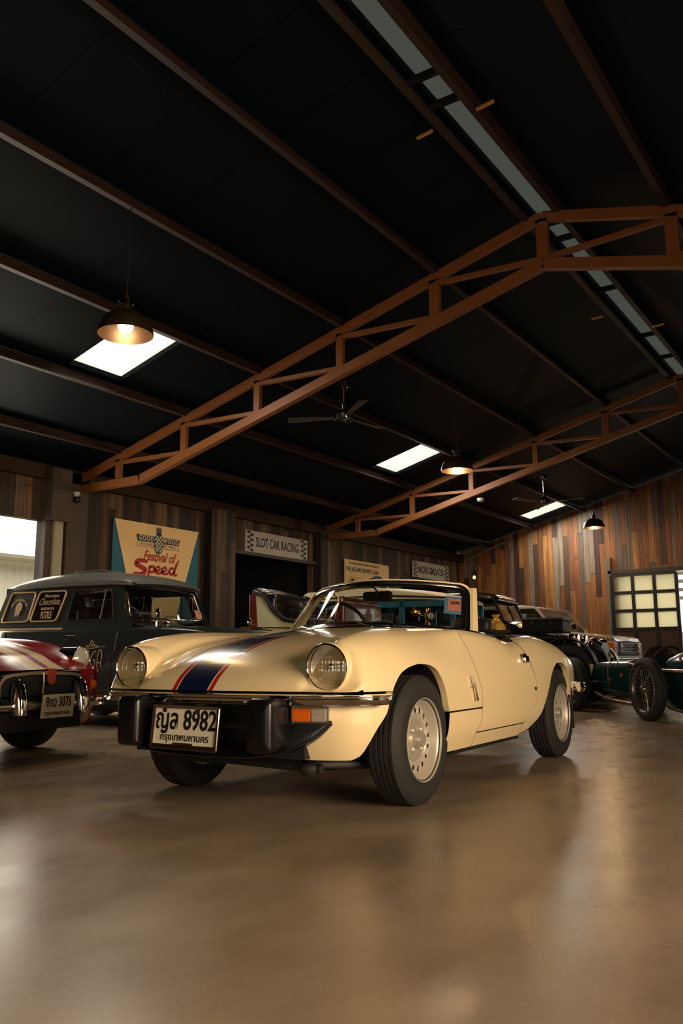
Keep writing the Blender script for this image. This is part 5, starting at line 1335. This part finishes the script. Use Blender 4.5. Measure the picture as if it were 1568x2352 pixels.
MB().grid(rows).build('bonnet', M_suv, SUV, smooth=40)
MB().box((.01, -1.70, .50), (.05, -.02, .90)).box((.05, -1.6, .3), (1.0, -.12, .8)).build('engine_bay', M_dark, SUV, merge=False)
mb = MB()
for i in range(7): mb.box((-.012, -1.32, .70 + i * .028), (.02, -.42, .714 + i * .028))
mb.build('grille', mat('suv_grille', (.03, .035, .04), .4, .4), SUV, merge=False)
for s, y in ((1, -.02), (-1, -1.70)):
    yy = sorted((y, y - s * .20)); MB().box((-.02, yy[0] - (.008 if s < 0 else 0), .70), (.13, yy[1] + (.028 if s > 0 else 0), .885)).build('indicator', M_amber, SUV, bevel=.008)
    yc = y - s * .31
    MB().lathe([(.10, 0), (.098, -.02), (.07, .03), (0, .045)], o=(-.015, yc, .80), axis=(-1, 0, 0), n=28).build('headlamp', M_lens, SUV, smooth=60)
MB().box((-.08, -1.76, .48), (.02, .03, .62)).build('bumper', M_black, SUV, bevel=.01)
MB().box((-.002, -1.70, .625), (.03, -.0, .66)).build('sill_strip', M_suv, SUV)
# cabin
slab_side('body_side', [(1.0, .5), (1.0, 1.10), (3.9, 1.10), (3.95, .5)], 0, -.06, M_suv, SUV); slab_side('body_side', [(1.0, .5), (1.0, 1.10), (3.9, 1.10), (3.95, .5)], -1.66, -1.72, M_suv, SUV)
slab_side('roof', [(1.32, 1.50), (1.36, 1.54), (1.6, 1.575), (3.6, 1.575), (3.75, 1.50)], -.06, -1.66, M_suv, SUV, .02)
for y in (-.05, -1.67):
    mb = MB()
    for a, b in (((.98, 1.08), (1.36, 1.52)), ((1.62, 1.08), (1.72, 1.52)), ((2.5, 1.08), (2.5, 1.52)), ((3.85, 1.08), (3.68, 1.52))): MB().beam((a[0], y, a[1]), (b[0], y, b[1]), .04, .05, (0, 1, 0)).build('pillar', M_suv, SUV, merge=False)
    MB().poly([(1.02, y, 1.10), (3.8, y, 1.10), (3.66, y, 1.5), (1.38, y, 1.5)]).build('side_glass', M_dglass, SUV)
MB().poly([(.98, -.08, 1.10), (.98, -1.64, 1.10), (1.34, -1.60, 1.51), (1.34, -.12, 1.51)]).build('windscreen_glass', M_dglass, SUV)
MB().box((1.1, -1.6, .5), (3.8, -.1, 1.05)).build('cabin_floor', M_dark, SUV)
for x in (.50, 2.95):
    for s, y in ((1, -.14), (-1, -1.58)): simple_wheel(SUV, (x, y, .37), s, .37, .20, .21, M_rim)

# ------------------------------------------------------------------ black saloon with upright windscreen
LIM = thing('black_saloon', 'old black saloon with an upright divided windscreen, seen over the roadster cockpit', 'car', (12.986, 5.425, 0), math.radians(98)); LIM.scale = (1.05,) * 3
M_blk = mat('black_paint', (0.007, 0.0065, 0.0065), 0.22, coat=.1, spec=.35)
def lp_(w, zt): return [(w - .05, .35), (w, .55), (w, min(.9, zt - .12)), (w - .03, min(1.12, zt - .03)), (w - .12, zt), (w * .5, zt + .03), (0, zt + .04)]
smooth_loft([(-1.35, lp_(.40, .78)), (-.9, lp_(.46, .90)), (-.3, lp_(.60, 1.02)), (.05, lp_(.70, 1.13)), (1.9, lp_(.72, 1.16)), (2.3, lp_(.68, 1.12)), (2.6, lp_(.55, .95))], 4, 3).build('lower_body', M_blk, LIM, smooth=50)
smooth_loft([(.06, [(.56, 1.455), (.55, 1.475), (.45, 1.49), (0, 1.50)]), (.16, [(.61, 1.47), (.60, 1.51), (.48, 1.55), (0, 1.56)]), (.6, [(.63, 1.48), (.62, 1.54), (.5, 1.60), (0, 1.62)]), (1.5, [(.62, 1.48), (.61, 1.54), (.5, 1.59), (0, 1.61)]), (2.0, [(.55, 1.42), (.52, 1.46), (.4, 1.49), (0, 1.50)]), (2.3, [(.40, 1.15), (.35, 1.16), (.2, 1.17), (0, 1.18)])], 4, 3).build('roof', M_blk, LIM, smooth=50)
for s in (1, -1):
    mb = MB()
    for a, b in (((-.02, 1.14), (.13, 1.49)), ((.88, 1.14), (.88, 1.50)), ((1.75, 1.14), (1.70, 1.50))): MB().beam((a[0], s * .62, a[1]), (b[0], s * .60, b[1]), .04, .07, (0, 1, 0)).build('pillar', M_blk, LIM, merge=False)
    MB().poly([(.02, s * .62, 1.15), (1.75, s * .62, 1.15), (1.70, s * .60, 1.50), (.14, s * .60, 1.50)]).build('side_glass', M_dglass, LIM)
    rows = []
    for i in range(13):
        a = PI * i / 12; rows.append([(-1.0 - .45 * math.cos(a), s * y, .45 + .42 * math.sin(a)) for y in (.42, .60, .78)])
    MB().grid(rows).build('front_wing', M_blk, LIM, smooth=60, solid=.01)
    MB().lathe([(.10, 0), (.10, .06), (.05, .16), (0, .18)], o=(-1.30, s * .42, .78), axis=(1, 0, 0), n=24).build('headlamp', M_chrome, LIM, smooth=50)
    simple_wheel(LIM, (-1.0, s * .64, .36), s, .36, .16, .22, M_blk); simple_wheel(LIM, (1.75, s * .64, .36), s, .36, .16, .22, M_blk)
MB().poly([(-.02, -.60, 1.15), (-.02, .60, 1.15), (.12, .57, 1.47), (.12, -.57, 1.47)]).build('windscreen_glass', glass('saloon_glass', (.55, .5, .45), .12), LIM)
MB().tube([(-.025, -.60, 1.15), (-.025, .60, 1.15), (.115, .57, 1.47), (.115, -.57, 1.47)], .012, 6, closed=True).build('windscreen_frame', M_dim, LIM)
MB().tube([(-.03, 0, 1.15), (.11, 0, 1.47)], .010, 6).build('windscreen_bar', M_dim, LIM)

# ------------------------------------------------------------------ vintage tourer behind the roadster's tail, and the trunk on it
TOU = thing('vintage_tourer', 'black vintage tourer with long flat bonnet, mostly hidden behind the cream tail', 'car', (11.40, 4.40, 0), math.radians(98)); TOU.scale = (1.07,) * 3
MB().prism([(-.44, -.28, .45), (.9, -.36, .45), (.9, -.36, .86), (-.44, -.24, .86)], (0, .66, 0)).build('bonnet', M_blk, TOU, bevel=.03)
for y in (-.10, .16): MB().tube([(-.24, y, .872), (.32, y - .01, .892)], .009, 6).build('bonnet_rail', M_chrome, TOU)
MB().prism([(.32, -.45, .40), (2.2, -.5, .40), (2.2, -.5, .88), (.32, -.42, .88)], (0, .98, 0)).build('tub', M_blk, TOU, bevel=.04)
MB().prism([(-.50, -.22, .45), (-.50, -.24, .84), (-.50, -.17, .89), (-.50, .23, .89), (-.50, .30, .84), (-.50, .28, .45)], (.06, 0, 0)).build('radiator_shell', M_blk, TOU, bevel=.015)
MB().prism([(-.51, -.19, .48), (-.51, -.20, .82), (-.51, .26, .82), (-.51, .25, .48)], (.01, 0, 0)).build('radiator_core', M_dark, TOU)
MB().tube([(-.47, .03, .89), (-.47, .03, .96)], .006, 6).ellipsoid((-.47, .03, .985), (.03, .02, .032)).build('radiator_mascot', M_black, TOU, merge=False, smooth=60)
for s in (1, -1):
    rows = []
    for i in range(17):
        a = -.3 + (PI + .5) * i / 16; x = -.46 - .36 * math.cos(a) * 1.0; z = .42 + .41 * math.sin(a)
        rows.append([(x, .03 + s * y, z) for y in (.36, .42, .56, .62)])
    MB().grid(rows).build('front_wing', mat('dull_black', (.006, .006, .006), .55, spec=.25), TOU, smooth=60, solid=.01)
    simple_wheel(TOU, (-.46, .03 + s * .50, .38), s, .38, .13, .27, M_dim, spokes=24)
    simple_wheel(TOU, (1.9, .03 + s * .50, .38), s, .38, .13, .27, M_dim, spokes=24)
    MB().lathe([(0, -.12), (.06, -.10), (.10, -.03), (.105, .0), (.10, .01), (0, .015)], o=(-.56, .03 + s * .27, .78), axis=(-1, 0, 0), n=24).build('headlamp', M_chromed, TOU, smooth=50)
    MB().ellipsoid((-.58, .03 + s * .50, .80), (.03, .02, .025)).build('wing_lamp', M_amber, TOU, smooth=60)
t = thing('luggage_trunk', 'black leather luggage trunk with two clasps, behind the cream tail before the end wall', 'trunk', (11.417, 4.281, .972), math.radians(98)); t.scale = (1.22,) * 3
MB().box((-.23, -.25, 0), (.22, .25, .135)).build('trunk_body', mat('trunk_leather', (.006, .0065, .006), .6, spec=.25), t, bevel=.015)
MB().box((-.235, -.255, .135), (.225, .255, .165)).build('trunk_lid', mat('trunk_lid', (.05, .04, .03), .5), t, bevel=.012)
for x in (-.10, .10): MB().box((x - .008, .25, .09), (x + .008, .258, .15)).build('clasp', M_dim, t, bevel=.002)

# ------------------------------------------------------------------ red veteran car with the buttoned black seat
VET = thing('veteran_car', 'red veteran car with a high buttoned black leather seat, left of the windscreen', 'car', (8.085, 6.048, 0), math.radians(98)); VET.scale = (1.03,) * 3
M_vred = mat('deep_red_paint', (0.085, 0.012, 0.010), 0.25, coat=.5); M_leather = mat('black_leather', (0.012, 0.011, 0.011), .35, coat=.2)
M_panel2 = mat('seat_side_panel', (0.45, 0.44, 0.28), .35, var=.25, vscale=5)
rows = []
for i in range(29):
    u = i / 28; r = []
    for j in range(15):
        v = j / 14
        tuft = .020 * (abs(math.sin(u * PI * 6)) * abs(math.sin(v * PI * 3)))
        # seat back seen from inside and side: wraps from the right arm round the back
        ang = lerp(-.25, PI + .25, u)
        yy = .52 * math.cos(ang); xx = .12 + .34 * math.sin(ang)
        h = lerp(1.05, 1.40 - .10 * abs(math.cos(ang)) ** 3, v); k = 1 - tuft * 1.6 + .03 * v
        r.append((xx * k - .0, yy * k, h))
    rows.append(r)
MB().grid(rows).build('seat_back', M_leather, VET, smooth=80, solid=.05, offset=1)
MB().tube([(.12 + .36 * math.sin(a) , .54 * math.cos(a), 1.405 - .10 * abs(math.cos(a)) ** 3) for a in [lerp(-.25, PI + .25, i / 30) for i in range(31)]], .035, 10).build('seat_roll', M_leather, VET, smooth=70)
MB().box((-.35, -.48, .92), (.30, .48, 1.06)).build('seat_cushion', M_leather, VET, bevel=.04)
for s in (1, -1):
    # side panel below the arm: pale painted panel in a red frame
    MB().prism([(.34, s * .545, .80), (.34, s * .545, 1.32), (.26, s * .545, 1.36), (.22, s * .545, .80)], (0, s * .02, 0)).build('body_frame', M_vred, VET, bevel=.004)
    MB().prism([(.24, s * .54, .86), (.27, s * .54, 1.34), (.10, s * .54, 1.28), (.0, s * .54, 1.12), (-.12, s * .54, 1.02), (-.30, s * .54, .98), (-.30, s * .54, .86)], (0, s * .02, 0)).build('side_panel', M_panel2, VET, bevel=.004)
    MB().tube([(.26, s * .575, 1.35), (.14, s * .575, 1.31), (.03, s * .575, 1.15), (-.12, s * .575, 1.04), (-.34, s * .575, 1.0)], [.03, .035, .035, .03, .02], 8).build('arm_roll', M_leather, VET, smooth=60)
    MB().tube([(.45, s * .56, .966), (.0, s * .56, .955), (-.6, s * .56, .93)], .009, 6).build('body_moulding', M_brass, VET)
    simple_wheel(VET, (.35, s * .66, .36), s, .36, .10, .28, M_vred, spokes=12); simple_wheel(VET, (-1.55, s * .66, .36), s, .36, .10, .28, M_vred, spokes=12)
    MB().tube([(-1.95, s * .62, .62), (-1.75, s * .62, .74), (-1.5, s * .62, .76), (-1.25, s * .62, .66), (-1.0, s * .60, .45), (-.4, s * .60, .42)], .03, 6).build('mudguard', M_vred, VET, smooth=60)
    MB().lathe([(0, -.10), (.05, -.09), (.085, -.02), (.09, .03), (.08, .04), (0, .02)], o=(-1.35, s * .42, .90), axis=(-1, 0, 0), n=24).build('headlamp', M_chrome, VET, smooth=50)
slab_side('body', [(.40, .40), (.40, .86), (-.62, .92), (-.70, 1.28), (-.76, 1.28), (-.80, .95), (-1.35, .90), (-1.40, .45)], -.45, .45, M_vred, VET, .02)
MB().box((-.80, -.50, .92), (-.70, .50, 1.22)).build('dash_panel', M_vred, VET, bevel=.02)
for y in (.30,): MB().tube([(-.45, y, .95), (-.52, y, 1.30)], .012, 6).tube([(-.52 + .06 * math.sin(a), y + .18 * math.cos(a), 1.30 + .17 * math.sin(a) * .5) for a in [2*PI*i/24 for i in range(25)]], .010, 6).build('steering_wheel', M_brass, VET, merge=False)
MB().box((-.775, .47, .90), (-.76, .49, 1.25)).build('screen_post', mat('post_yellow', (.5, .48, .2), .4), VET)

# ------------------------------------------------------------------ cream roofed blue veteran with brass lamps
BLU = thing('blue_veteran', 'cream roofed blue veteran car with brass lamps, seen through the roadster windscreen', 'car', (9.789, 5.276, 0), math.radians(98)); BLU.scale = (.94,) * 3
M_blue = mat('teal_blue', (0.006, 0.075, 0.12), .4); M_croof = mat('cream_hood', (0.62, 0.50, 0.32), .5)
smooth_loft([(-.62, [(.60, 1.40), (.60, 1.43), (.45, 1.46), (0, 1.47)]), (-.2, [(.66, 1.44), (.66, 1.49), (.5, 1.55), (0, 1.57)]), (.6, [(.68, 1.46), (.68, 1.52), (.5, 1.62), (0, 1.64)]), (1.6, [(.66, 1.45), (.66, 1.50), (.5, 1.60), (0, 1.62)])], 4, 3).build('roof', M_croof, BLU, smooth=60)
for s in (1, -1):
    MB().tube([(-.60, s * .64, 1.445), (.3, s * .70, 1.50), (1.6, s * .68, 1.49)], .014, 6).build('roof_bead', M_dark, BLU)
    for x in (.12, -.58, 1.5): MB().box((x - .035, s * .62 - .02, .80), (x + .035, s * .62 + .02, 1.45)).build('post', M_blue, BLU, bevel=.005)
    MB().box((-.62, s * .62 - .02, 1.34), (1.5, s * .62 + .02, 1.42)).build('header_rail', M_blue, BLU, bevel=.005)
    MB().box((.15, s * .60 - .02, .45), (1.6, s * .60 + .02, .98)).build('side_body', M_blue, BLU, bevel=.01)
    simple_wheel(BLU, (-1.0, s * .66, .38), s, .38, .10, .30, M_blue, spokes=12); simple_wheel(BLU, (1.3, s * .66, .38), s, .38, .10, .30, M_blue, spokes=12)
MB().box((1.52, -.6, .5), (1.56, .6, 1.46)).build('back_panel', M_dark, BLU)
slab_side('scuttle', [(.10, .45), (.10, .98), (-.55, .98), (-1.20, .92), (-1.25, .45)], -.50, .50, M_vred, BLU, .03)
MB().box((-.2, -.55, .5), (1.5, .55, .55)).build('floor_boards', M_dark, BLU)
def brass_lamp(x, y, z, k=1.0, nm='brass lantern'):
    l = bpy.data.objects.new('brass_lamp', None); COL.objects.link(l); l.parent = BLU; l.location = (x, y, z)
    MB().lathe([(0, 0), (.05*k, 0), (.055*k, .03*k), (.035*k, .06*k), (.05*k, .09*k), (.055*k, .15*k), (.04*k, .17*k), (.03*k, .20*k), (.035*k, .22*k), (0, .24*k)], n=20).build('lamp_body', M_brass, l, smooth=40)
    MB().lathe([(.045*k, 0), (.04*k, .03*k), (0, .035*k)], o=(-.04*k, .02, .12*k), axis=(-.7, .7, 0), n=20).build('lamp_glass', M_lens, l, smooth=50)
    MB().tube([(0, -.05*k, .22*k), (0, -.045*k, .29*k), (0, .045*k, .29*k), (0, .05*k, .22*k)], .005, 6).build('lamp_handle', M_brass, l)
    MB().tube([(0, 0, .0), (.06, 0, -.10)], .01, 6).build('lamp_bracket', M_brass, l)
brass_lamp(-.24, .60, 1.10); brass_lamp(-.85, .52, 1.05, .9)
MB().lathe([(0, -.02), (.03, 0), (.06, .05), (.065, .06), (.05, .05), (0, .02)], o=(-.04, .58, 1.28), axis=(-.6, .8, 0), n=24).tube([(-.04, .56, 1.28), (-.16, .58, 1.22)], .008, 6).build('brass_horn', M_brass, BLU, smooth=50, merge=False)

# golden wrapped object on the roadster's rear shelf
g = thing('gold_bundle', 'crumpled gold foil bundle with a tied top, standing behind the roadster cockpit', 'bundle', (0, 0, 0))
gw = Matrix.Translation((CARX, CARY, 0)) @ Matrix.Rotation(CARA, 4, 'Z') @ Vector((1.62, -.46, .800)); g.location = gw; g.scale = (.72, .72, .78)
rows = []
for i, (r, z) in enumerate([(.0, 0), (.080, .0), (.088, .025), (.070, .065), (.038, .095), (.012, .112), (.030, .128), (.038, .138)]):
    rows.append([((r * (1 + .12 * math.sin(j * 2.1 + i))) * math.cos(2*PI*j/14), (r * (1 + .12 * math.cos(j * 1.7 + i))) * math.sin(2*PI*j/14), z + .006 * math.sin(j * 2.9)) for j in range(14)])
MB().grid(rows, closev=True).build('foil', mat('gold_foil', (.75, .48, .10), .32, .7), g, smooth=20)

# ------------------------------------------------------------------ green vintage racer on the right
RCR = thing('green_racer', 'dark green open vintage racing car on tall wire wheels, at the right edge', 'car', (9.03, 2.35, 0), math.radians(223))

M_grn = mat('racing_green', (0.004, 0.030, 0.030), .22, coat=.6)
yc = .50
def rq(w, z0, z1, k=.6): # half section of the racer body about its centre line
    return [(w * .75, z0), (w, z0 + .06), (w, lerp(z0, z1, .55)), (w * .93, lerp(z0, z1, .82)), (w * k, z1 - .012), (0, z1)]
st_ = [(-2.02, rq(.14, .26, .52)), (-1.95, rq(.19, .22, .565)), (-1.7, rq(.22, .20, .59)), (-1.2, rq(.25, .17, .60)), (-.85, rq(.29, .15, .615)), (-.72, rq(.30, .15, .64))]
MB_ = smooth_loft(st_, 4, 3, cap=True); MB_.v = [(x, y + yc, z) for x, y, z in MB_.v]; MB_.build('bonnet', M_grn, RCR, smooth=50)
# cockpit tub (open top) and pointed tail
rows = []
for x, w, z0, zt in ((-.72, .30, .15, .62), (-.45, .31, .14, .56), (-.15, .32, .13, .53), (.05, .32, .12, .60)):
    rows.append([(x, yc - w * .55, zt), (x, yc - w, zt - .03), (x, yc - w, z0 + .05), (x, yc - w * .7, z0), (x, yc + w * .7, z0), (x, yc + w, z0 + .05), (x, yc + w, zt - .03), (x, yc + w * .55, zt)])
MB().grid(rows).build('cockpit_tub', M_grn, RCR, smooth=40)
st_ = [(.0, rq(.32, .10, .655)), (.25, rq(.34, .08, .70)), (.6, rq(.32, .08, .69)), (1.1, rq(.22, .12, .60)), (1.5, rq(.08, .25, .48))]
MB_ = smooth_loft(st_, 4, 3, cap=True); MB_.v = [(x, y + yc, z) for x, y, z in MB_.v]; MB_.build('tail', M_grn, RCR, smooth=50)
MB().tube([(-.74, yc - .30, .57), (-.45, yc - .31, .535), (-.15, yc - .32, .50), (.0, yc - .325, .505), (.4, yc - .34, .50), (.9, yc - .26, .47)], .018, 6).build('highlight_strip', mat('pale_highlight', (.5, .42, .3), .3, .5), RCR, smooth=60)  # pale strip added to stand for the reflection along the body shoulder
MB().box((-.40, yc - .2, .18), (-.05, yc + .2, .50)).build('seat', M_leather, RCR, bevel=.05)
MB().grid([[(-.74 + .10 * v, yc + .20 * math.cos(a), .60 + (.02 + .13 * v) * math.sin(a)) for a in [PI * i / 14 for i in range(15)]] for v in (0, .5, 1)]).build('aero_screen', glass('aero', (.7, .7, .66), .12), RCR, smooth=60)
MB().tube([(-.64, yc + .20 * math.cos(a), .60 + .15 * math.sin(a)) for a in [PI * i / 14 for i in range(15)]], .006, 6).build('screen_edge', M_chromed, RCR)
MB().tube([(-.50 + .05 * math.sin(a), yc + .04 + .17 * math.cos(a), .60 + .145 * math.sin(a)) for a in [2*PI*i/30 for i in range(30)]], .014, 8, closed=True).build('steering_wheel', M_dark, RCR, smooth=60)
mb = MB()
for a in (.3, 2.4, 4.5): mb.tube([(-.50, yc + .04, .60), (-.50 + .05 * math.sin(a), yc + .04 + .17 * math.cos(a), .60 + .145 * math.sin(a))], .007, 6)
mb.build('steering_spokes', M_chromed, RCR)
M_wire = mat('wheel_wire', (.30, .27, .23), .28, .9)
# bonnet strap round the bonnet, small red badge, pale scuttle triangle, exhaust
bs = [(w_, z_) for w_, z_ in [(.245, .28), (.252, .40), (.25, .50), (.235, .565), (.15, .605), (0, .612)]]; L_ = [(-1.35, yc - a, b) for a, b in bs] + [(-1.35, yc + a, b) for a, b in reversed(bs[:-1])]
MB().grid([[(x - .014, y, z) for x, y, z in L_], [(x + .014, y, z) for x, y, z in L_]]).build('bonnet_strap', mat('tan_leather', (.16, .07, .03), .5), RCR, smooth=60, solid=.006, offset=1)
MB().box((-1.365, yc - .256, .36), (-1.335, yc - .250, .40)).build('strap_buckle', M_chromed, RCR)
MB().box((-1.0, yc - .282, .42), (-.955, yc - .274, .46)).build('red_badge', mat('badge_redcar', (.55, .06, .04), .4), RCR)
MB().prism([(-1.95, yc - .20, .56), (-1.78, yc - .225, .55), (-1.86, yc - .222, .42)], (0, -.006, 0)).build('nose_triangle', mat('pale_grey', (.45, .42, .35), .5), RCR)
MB().tube([(-1.7, yc - .27, .22), (-1.2, yc - .36, .16), (-.6, yc - .40, .14), (-.3, yc - .38, .13)], .022, 8).build('exhaust_pipe', mat('exhaust_bronze', (.25, .14, .07), .35, .8), RCR, smooth=60)
MB().tube([(-1.76, .05, .33), (-1.76, 2*yc - .05, .33)], .022, 8).tube([(0, .05, .33), (0, 2*yc - .05, .33)], .022, 8).build('axle', M_dim, RCR, merge=False)
MB().ellipsoid((.35, yc - .32, .62), (.02, .012, .02)).build('tail_lamp', mat('tail_lamp_red', (.5, .02, .01), .3), RCR, smooth=60)
for x in (0, -1.76):
    for s, y in ((-1, 0.0), (1, 2 * yc)): simple_wheel(RCR, (x, y, .318), s, .318, .115, .225, M_wire, spokes=48, n=56)

# ------------------------------------------------------------------ pendant lamps and ceiling fans
M_shade = mat('lamp_shade_outer', (.05, .035, .02), .4, .6); M_shin = mat('lamp_shade_inner', (.012, .006, .003), .38, .5, var=.4, vscale=14)
M_bulb = mat('bulb_glow', (1, .7, .35), .5, emit=(1, .62, .25), estr=40)
def pendant(x, y, z, r, cordtop, label, power):
    t = thing('pendant_lamp', label, 'lamp', (x, y, z)); h = r * .92
    pr = [(r * math.cos(a), h * math.sin(a)) for a in [PI/2 * i / 12 for i in range(12)]] + [(r * .16, h)]
    MB().lathe(pr, n=40).build('shade', M_shade, t, smooth=60)
    MB().lathe([(a - .004, b - .004) for a, b in pr], n=40).build('shade_lining', M_shin, t, smooth=60)
    MB().lathe([(r * .16, h), (r * .17, h + .04), (r * .10, h + .07), (r * .08, h + .14), (0, h + .15)], n=20).build('lamp_cap', M_shade, t, smooth=40)
    for a in (0, 2.1, 4.2): MB().tube([(r * .17 * math.cos(a), r * .17 * math.sin(a), h + .06), (r * .3 * math.cos(a), r * .3 * math.sin(a), h + .09), (r * .30 * math.cos(a), r * .30 * math.sin(a), h + .05)], .007, 6).build('cap_hook', M_chromed, t)
    MB().tube([(0, 0, h + .14), (0, 0, cordtop - z)], .006, 6).build('cord', M_dark, t)
    MB().ellipsoid((0, 0, h * .34), (r * .28, r * .28, r * .25)).build('bulb', M_bulb, t, smooth=60)
    ld = bpy.data.lights.new('pendant_light', 'POINT'); ld.energy = power; ld.color = (1, .60, .28); ld.shadow_soft_size = r * .25
    o = bpy.data.objects.new('pendant_light', ld); COL.objects.link(o); o.location = (x, y, z - .02)
pendant(4.65, 5.35, 3.37, .235, roofz(5.35) - .1, 'large glowing domed pendant lamp in front of the nearest skylight', 24)
pendant(10.95, 5.35, 3.33, .235, roofz(5.35) - .1, 'domed pendant lamp just right of the middle skylight', 60)
pendant(18.6, 5.77, 3.48, .235, roofz(5.8) - .1, 'small domed pendant lamp lighting the boarded end wall', 34)
def fan(x, y, z, top, label, a0):
    t = thing('ceiling_fan', label, 'fan', (x, y, z))
    MB().tube([(0, 0, .08), (0, 0, top - z)], .012, 8).build('down_rod', M_chromed, t)
    MB().lathe([(0, -.05), (.05, -.045), (.10, -.02), (.11, .03), (.06, .07), (.03, .10), (.035, .16), (.012, .18)], n=28).build('motor', M_black, t, smooth=40)
    MB().lathe([(.012, top - z - .10), (.05, top - z - .08), (.06, top - z - .02), (.06, top - z)], n=20).build('canopy', M_black, t, smooth=40)
    for k in range(3):
        a = a0 + 2 * PI * k / 3; c, s_ = math.cos(a), math.sin(a)
        MB().prism([(c * .12 - s_ * .03, s_ * .12 + c * .03, 0), (c * .68 - s_ * .07, s_ * .68 + c * .07, .012), (c * .70 + s_ * .06, s_ * .70 - c * .06, -.012), (c * .12 + s_ * .03, s_ * .12 - c * .03, -.01)], (0, 0, .006)).build('blade', mat('fan_blade', (.03, .025, .02), .4), t)
        MB().lathe([(.008, 0), (.008, .012), (0, .014)], o=(c * .11, s_ * .11, -.02), axis=(0, 0, -1), n=10).build('blade_bolt', M_chrome, t)
fan(8.1, 5.42, 3.47, 3.93, 'black three blade ceiling fan hanging below the nearer truss', 1.95)
fan(14.3, 5.30, 3.36, 3.86, 'small black ceiling fan hanging left of the farthest skylight', .6)
# tiny lit bulb in the dark slot room, and a wall lamp in the far corner
t = thing('indicator_light', 'tiny lit bulb in the dark doorway under the slot racing sign', 'light', (12.9, 12.58, 2.1))
MB().ellipsoid((0, -.03, 0), (.02, .02, .02)).build('bulb', M_bulb, t); MB().box((-.03, -.012, -.03), (.03, .0, .03)).build('light_base', M_dark, t)
t = thing('wall_lamp', 'small warm wall lamp in the far left corner of the end wall', 'lamp', (ENDX - .03, 9.55, 2.72))
MB().ellipsoid((-.05, 0, 0), (.04, .04, .05)).build('bulb', mat('dim_bulb', (1, .6, .3), .5, emit=(1, .55, .25), estr=1.2), t, smooth=60); MB().box((-.02, -.04, -.05), (.03, .04, .16)).build('lamp_base', M_dim, t)

# dark shrub outside, seen through the lower left panes
t = thing('outdoor_shrub', 'dark shrub outside, blurred behind the lower left frosted panes', 'shrub', (21.6, 5.75, -.12))
random.seed(3); mb = MB()
for k in range(420):
    a = random.uniform(0, 2 * PI); r = .75 * random.random() ** .5; z = random.uniform(.1, 2.0); r *= math.sqrt(max(.05, 1 - (z / 2.15) ** 2))
    c = Vector((.3 * r * math.cos(a), r * math.sin(a), z)); u = Vector((random.uniform(-1, 1), random.uniform(-1, 1), random.uniform(-.4, 1))).normalized() * .09; v = u.orthogonal().normalized() * .045
    mb.add([c - u, c + v, c + u, c - v], [(0, 1, 2, 3)])
mb.build('leaves', mat('shrub_leaf', (.012, .022, .008), .6), t, merge=False, recalc=False)['kind'] = 'stuff'
MB().tube([(0, 0, 0), (0, .02, 1.2)], .03, 6).build('stem', mat('shrub_stem', (.05, .03, .02), .8), t)
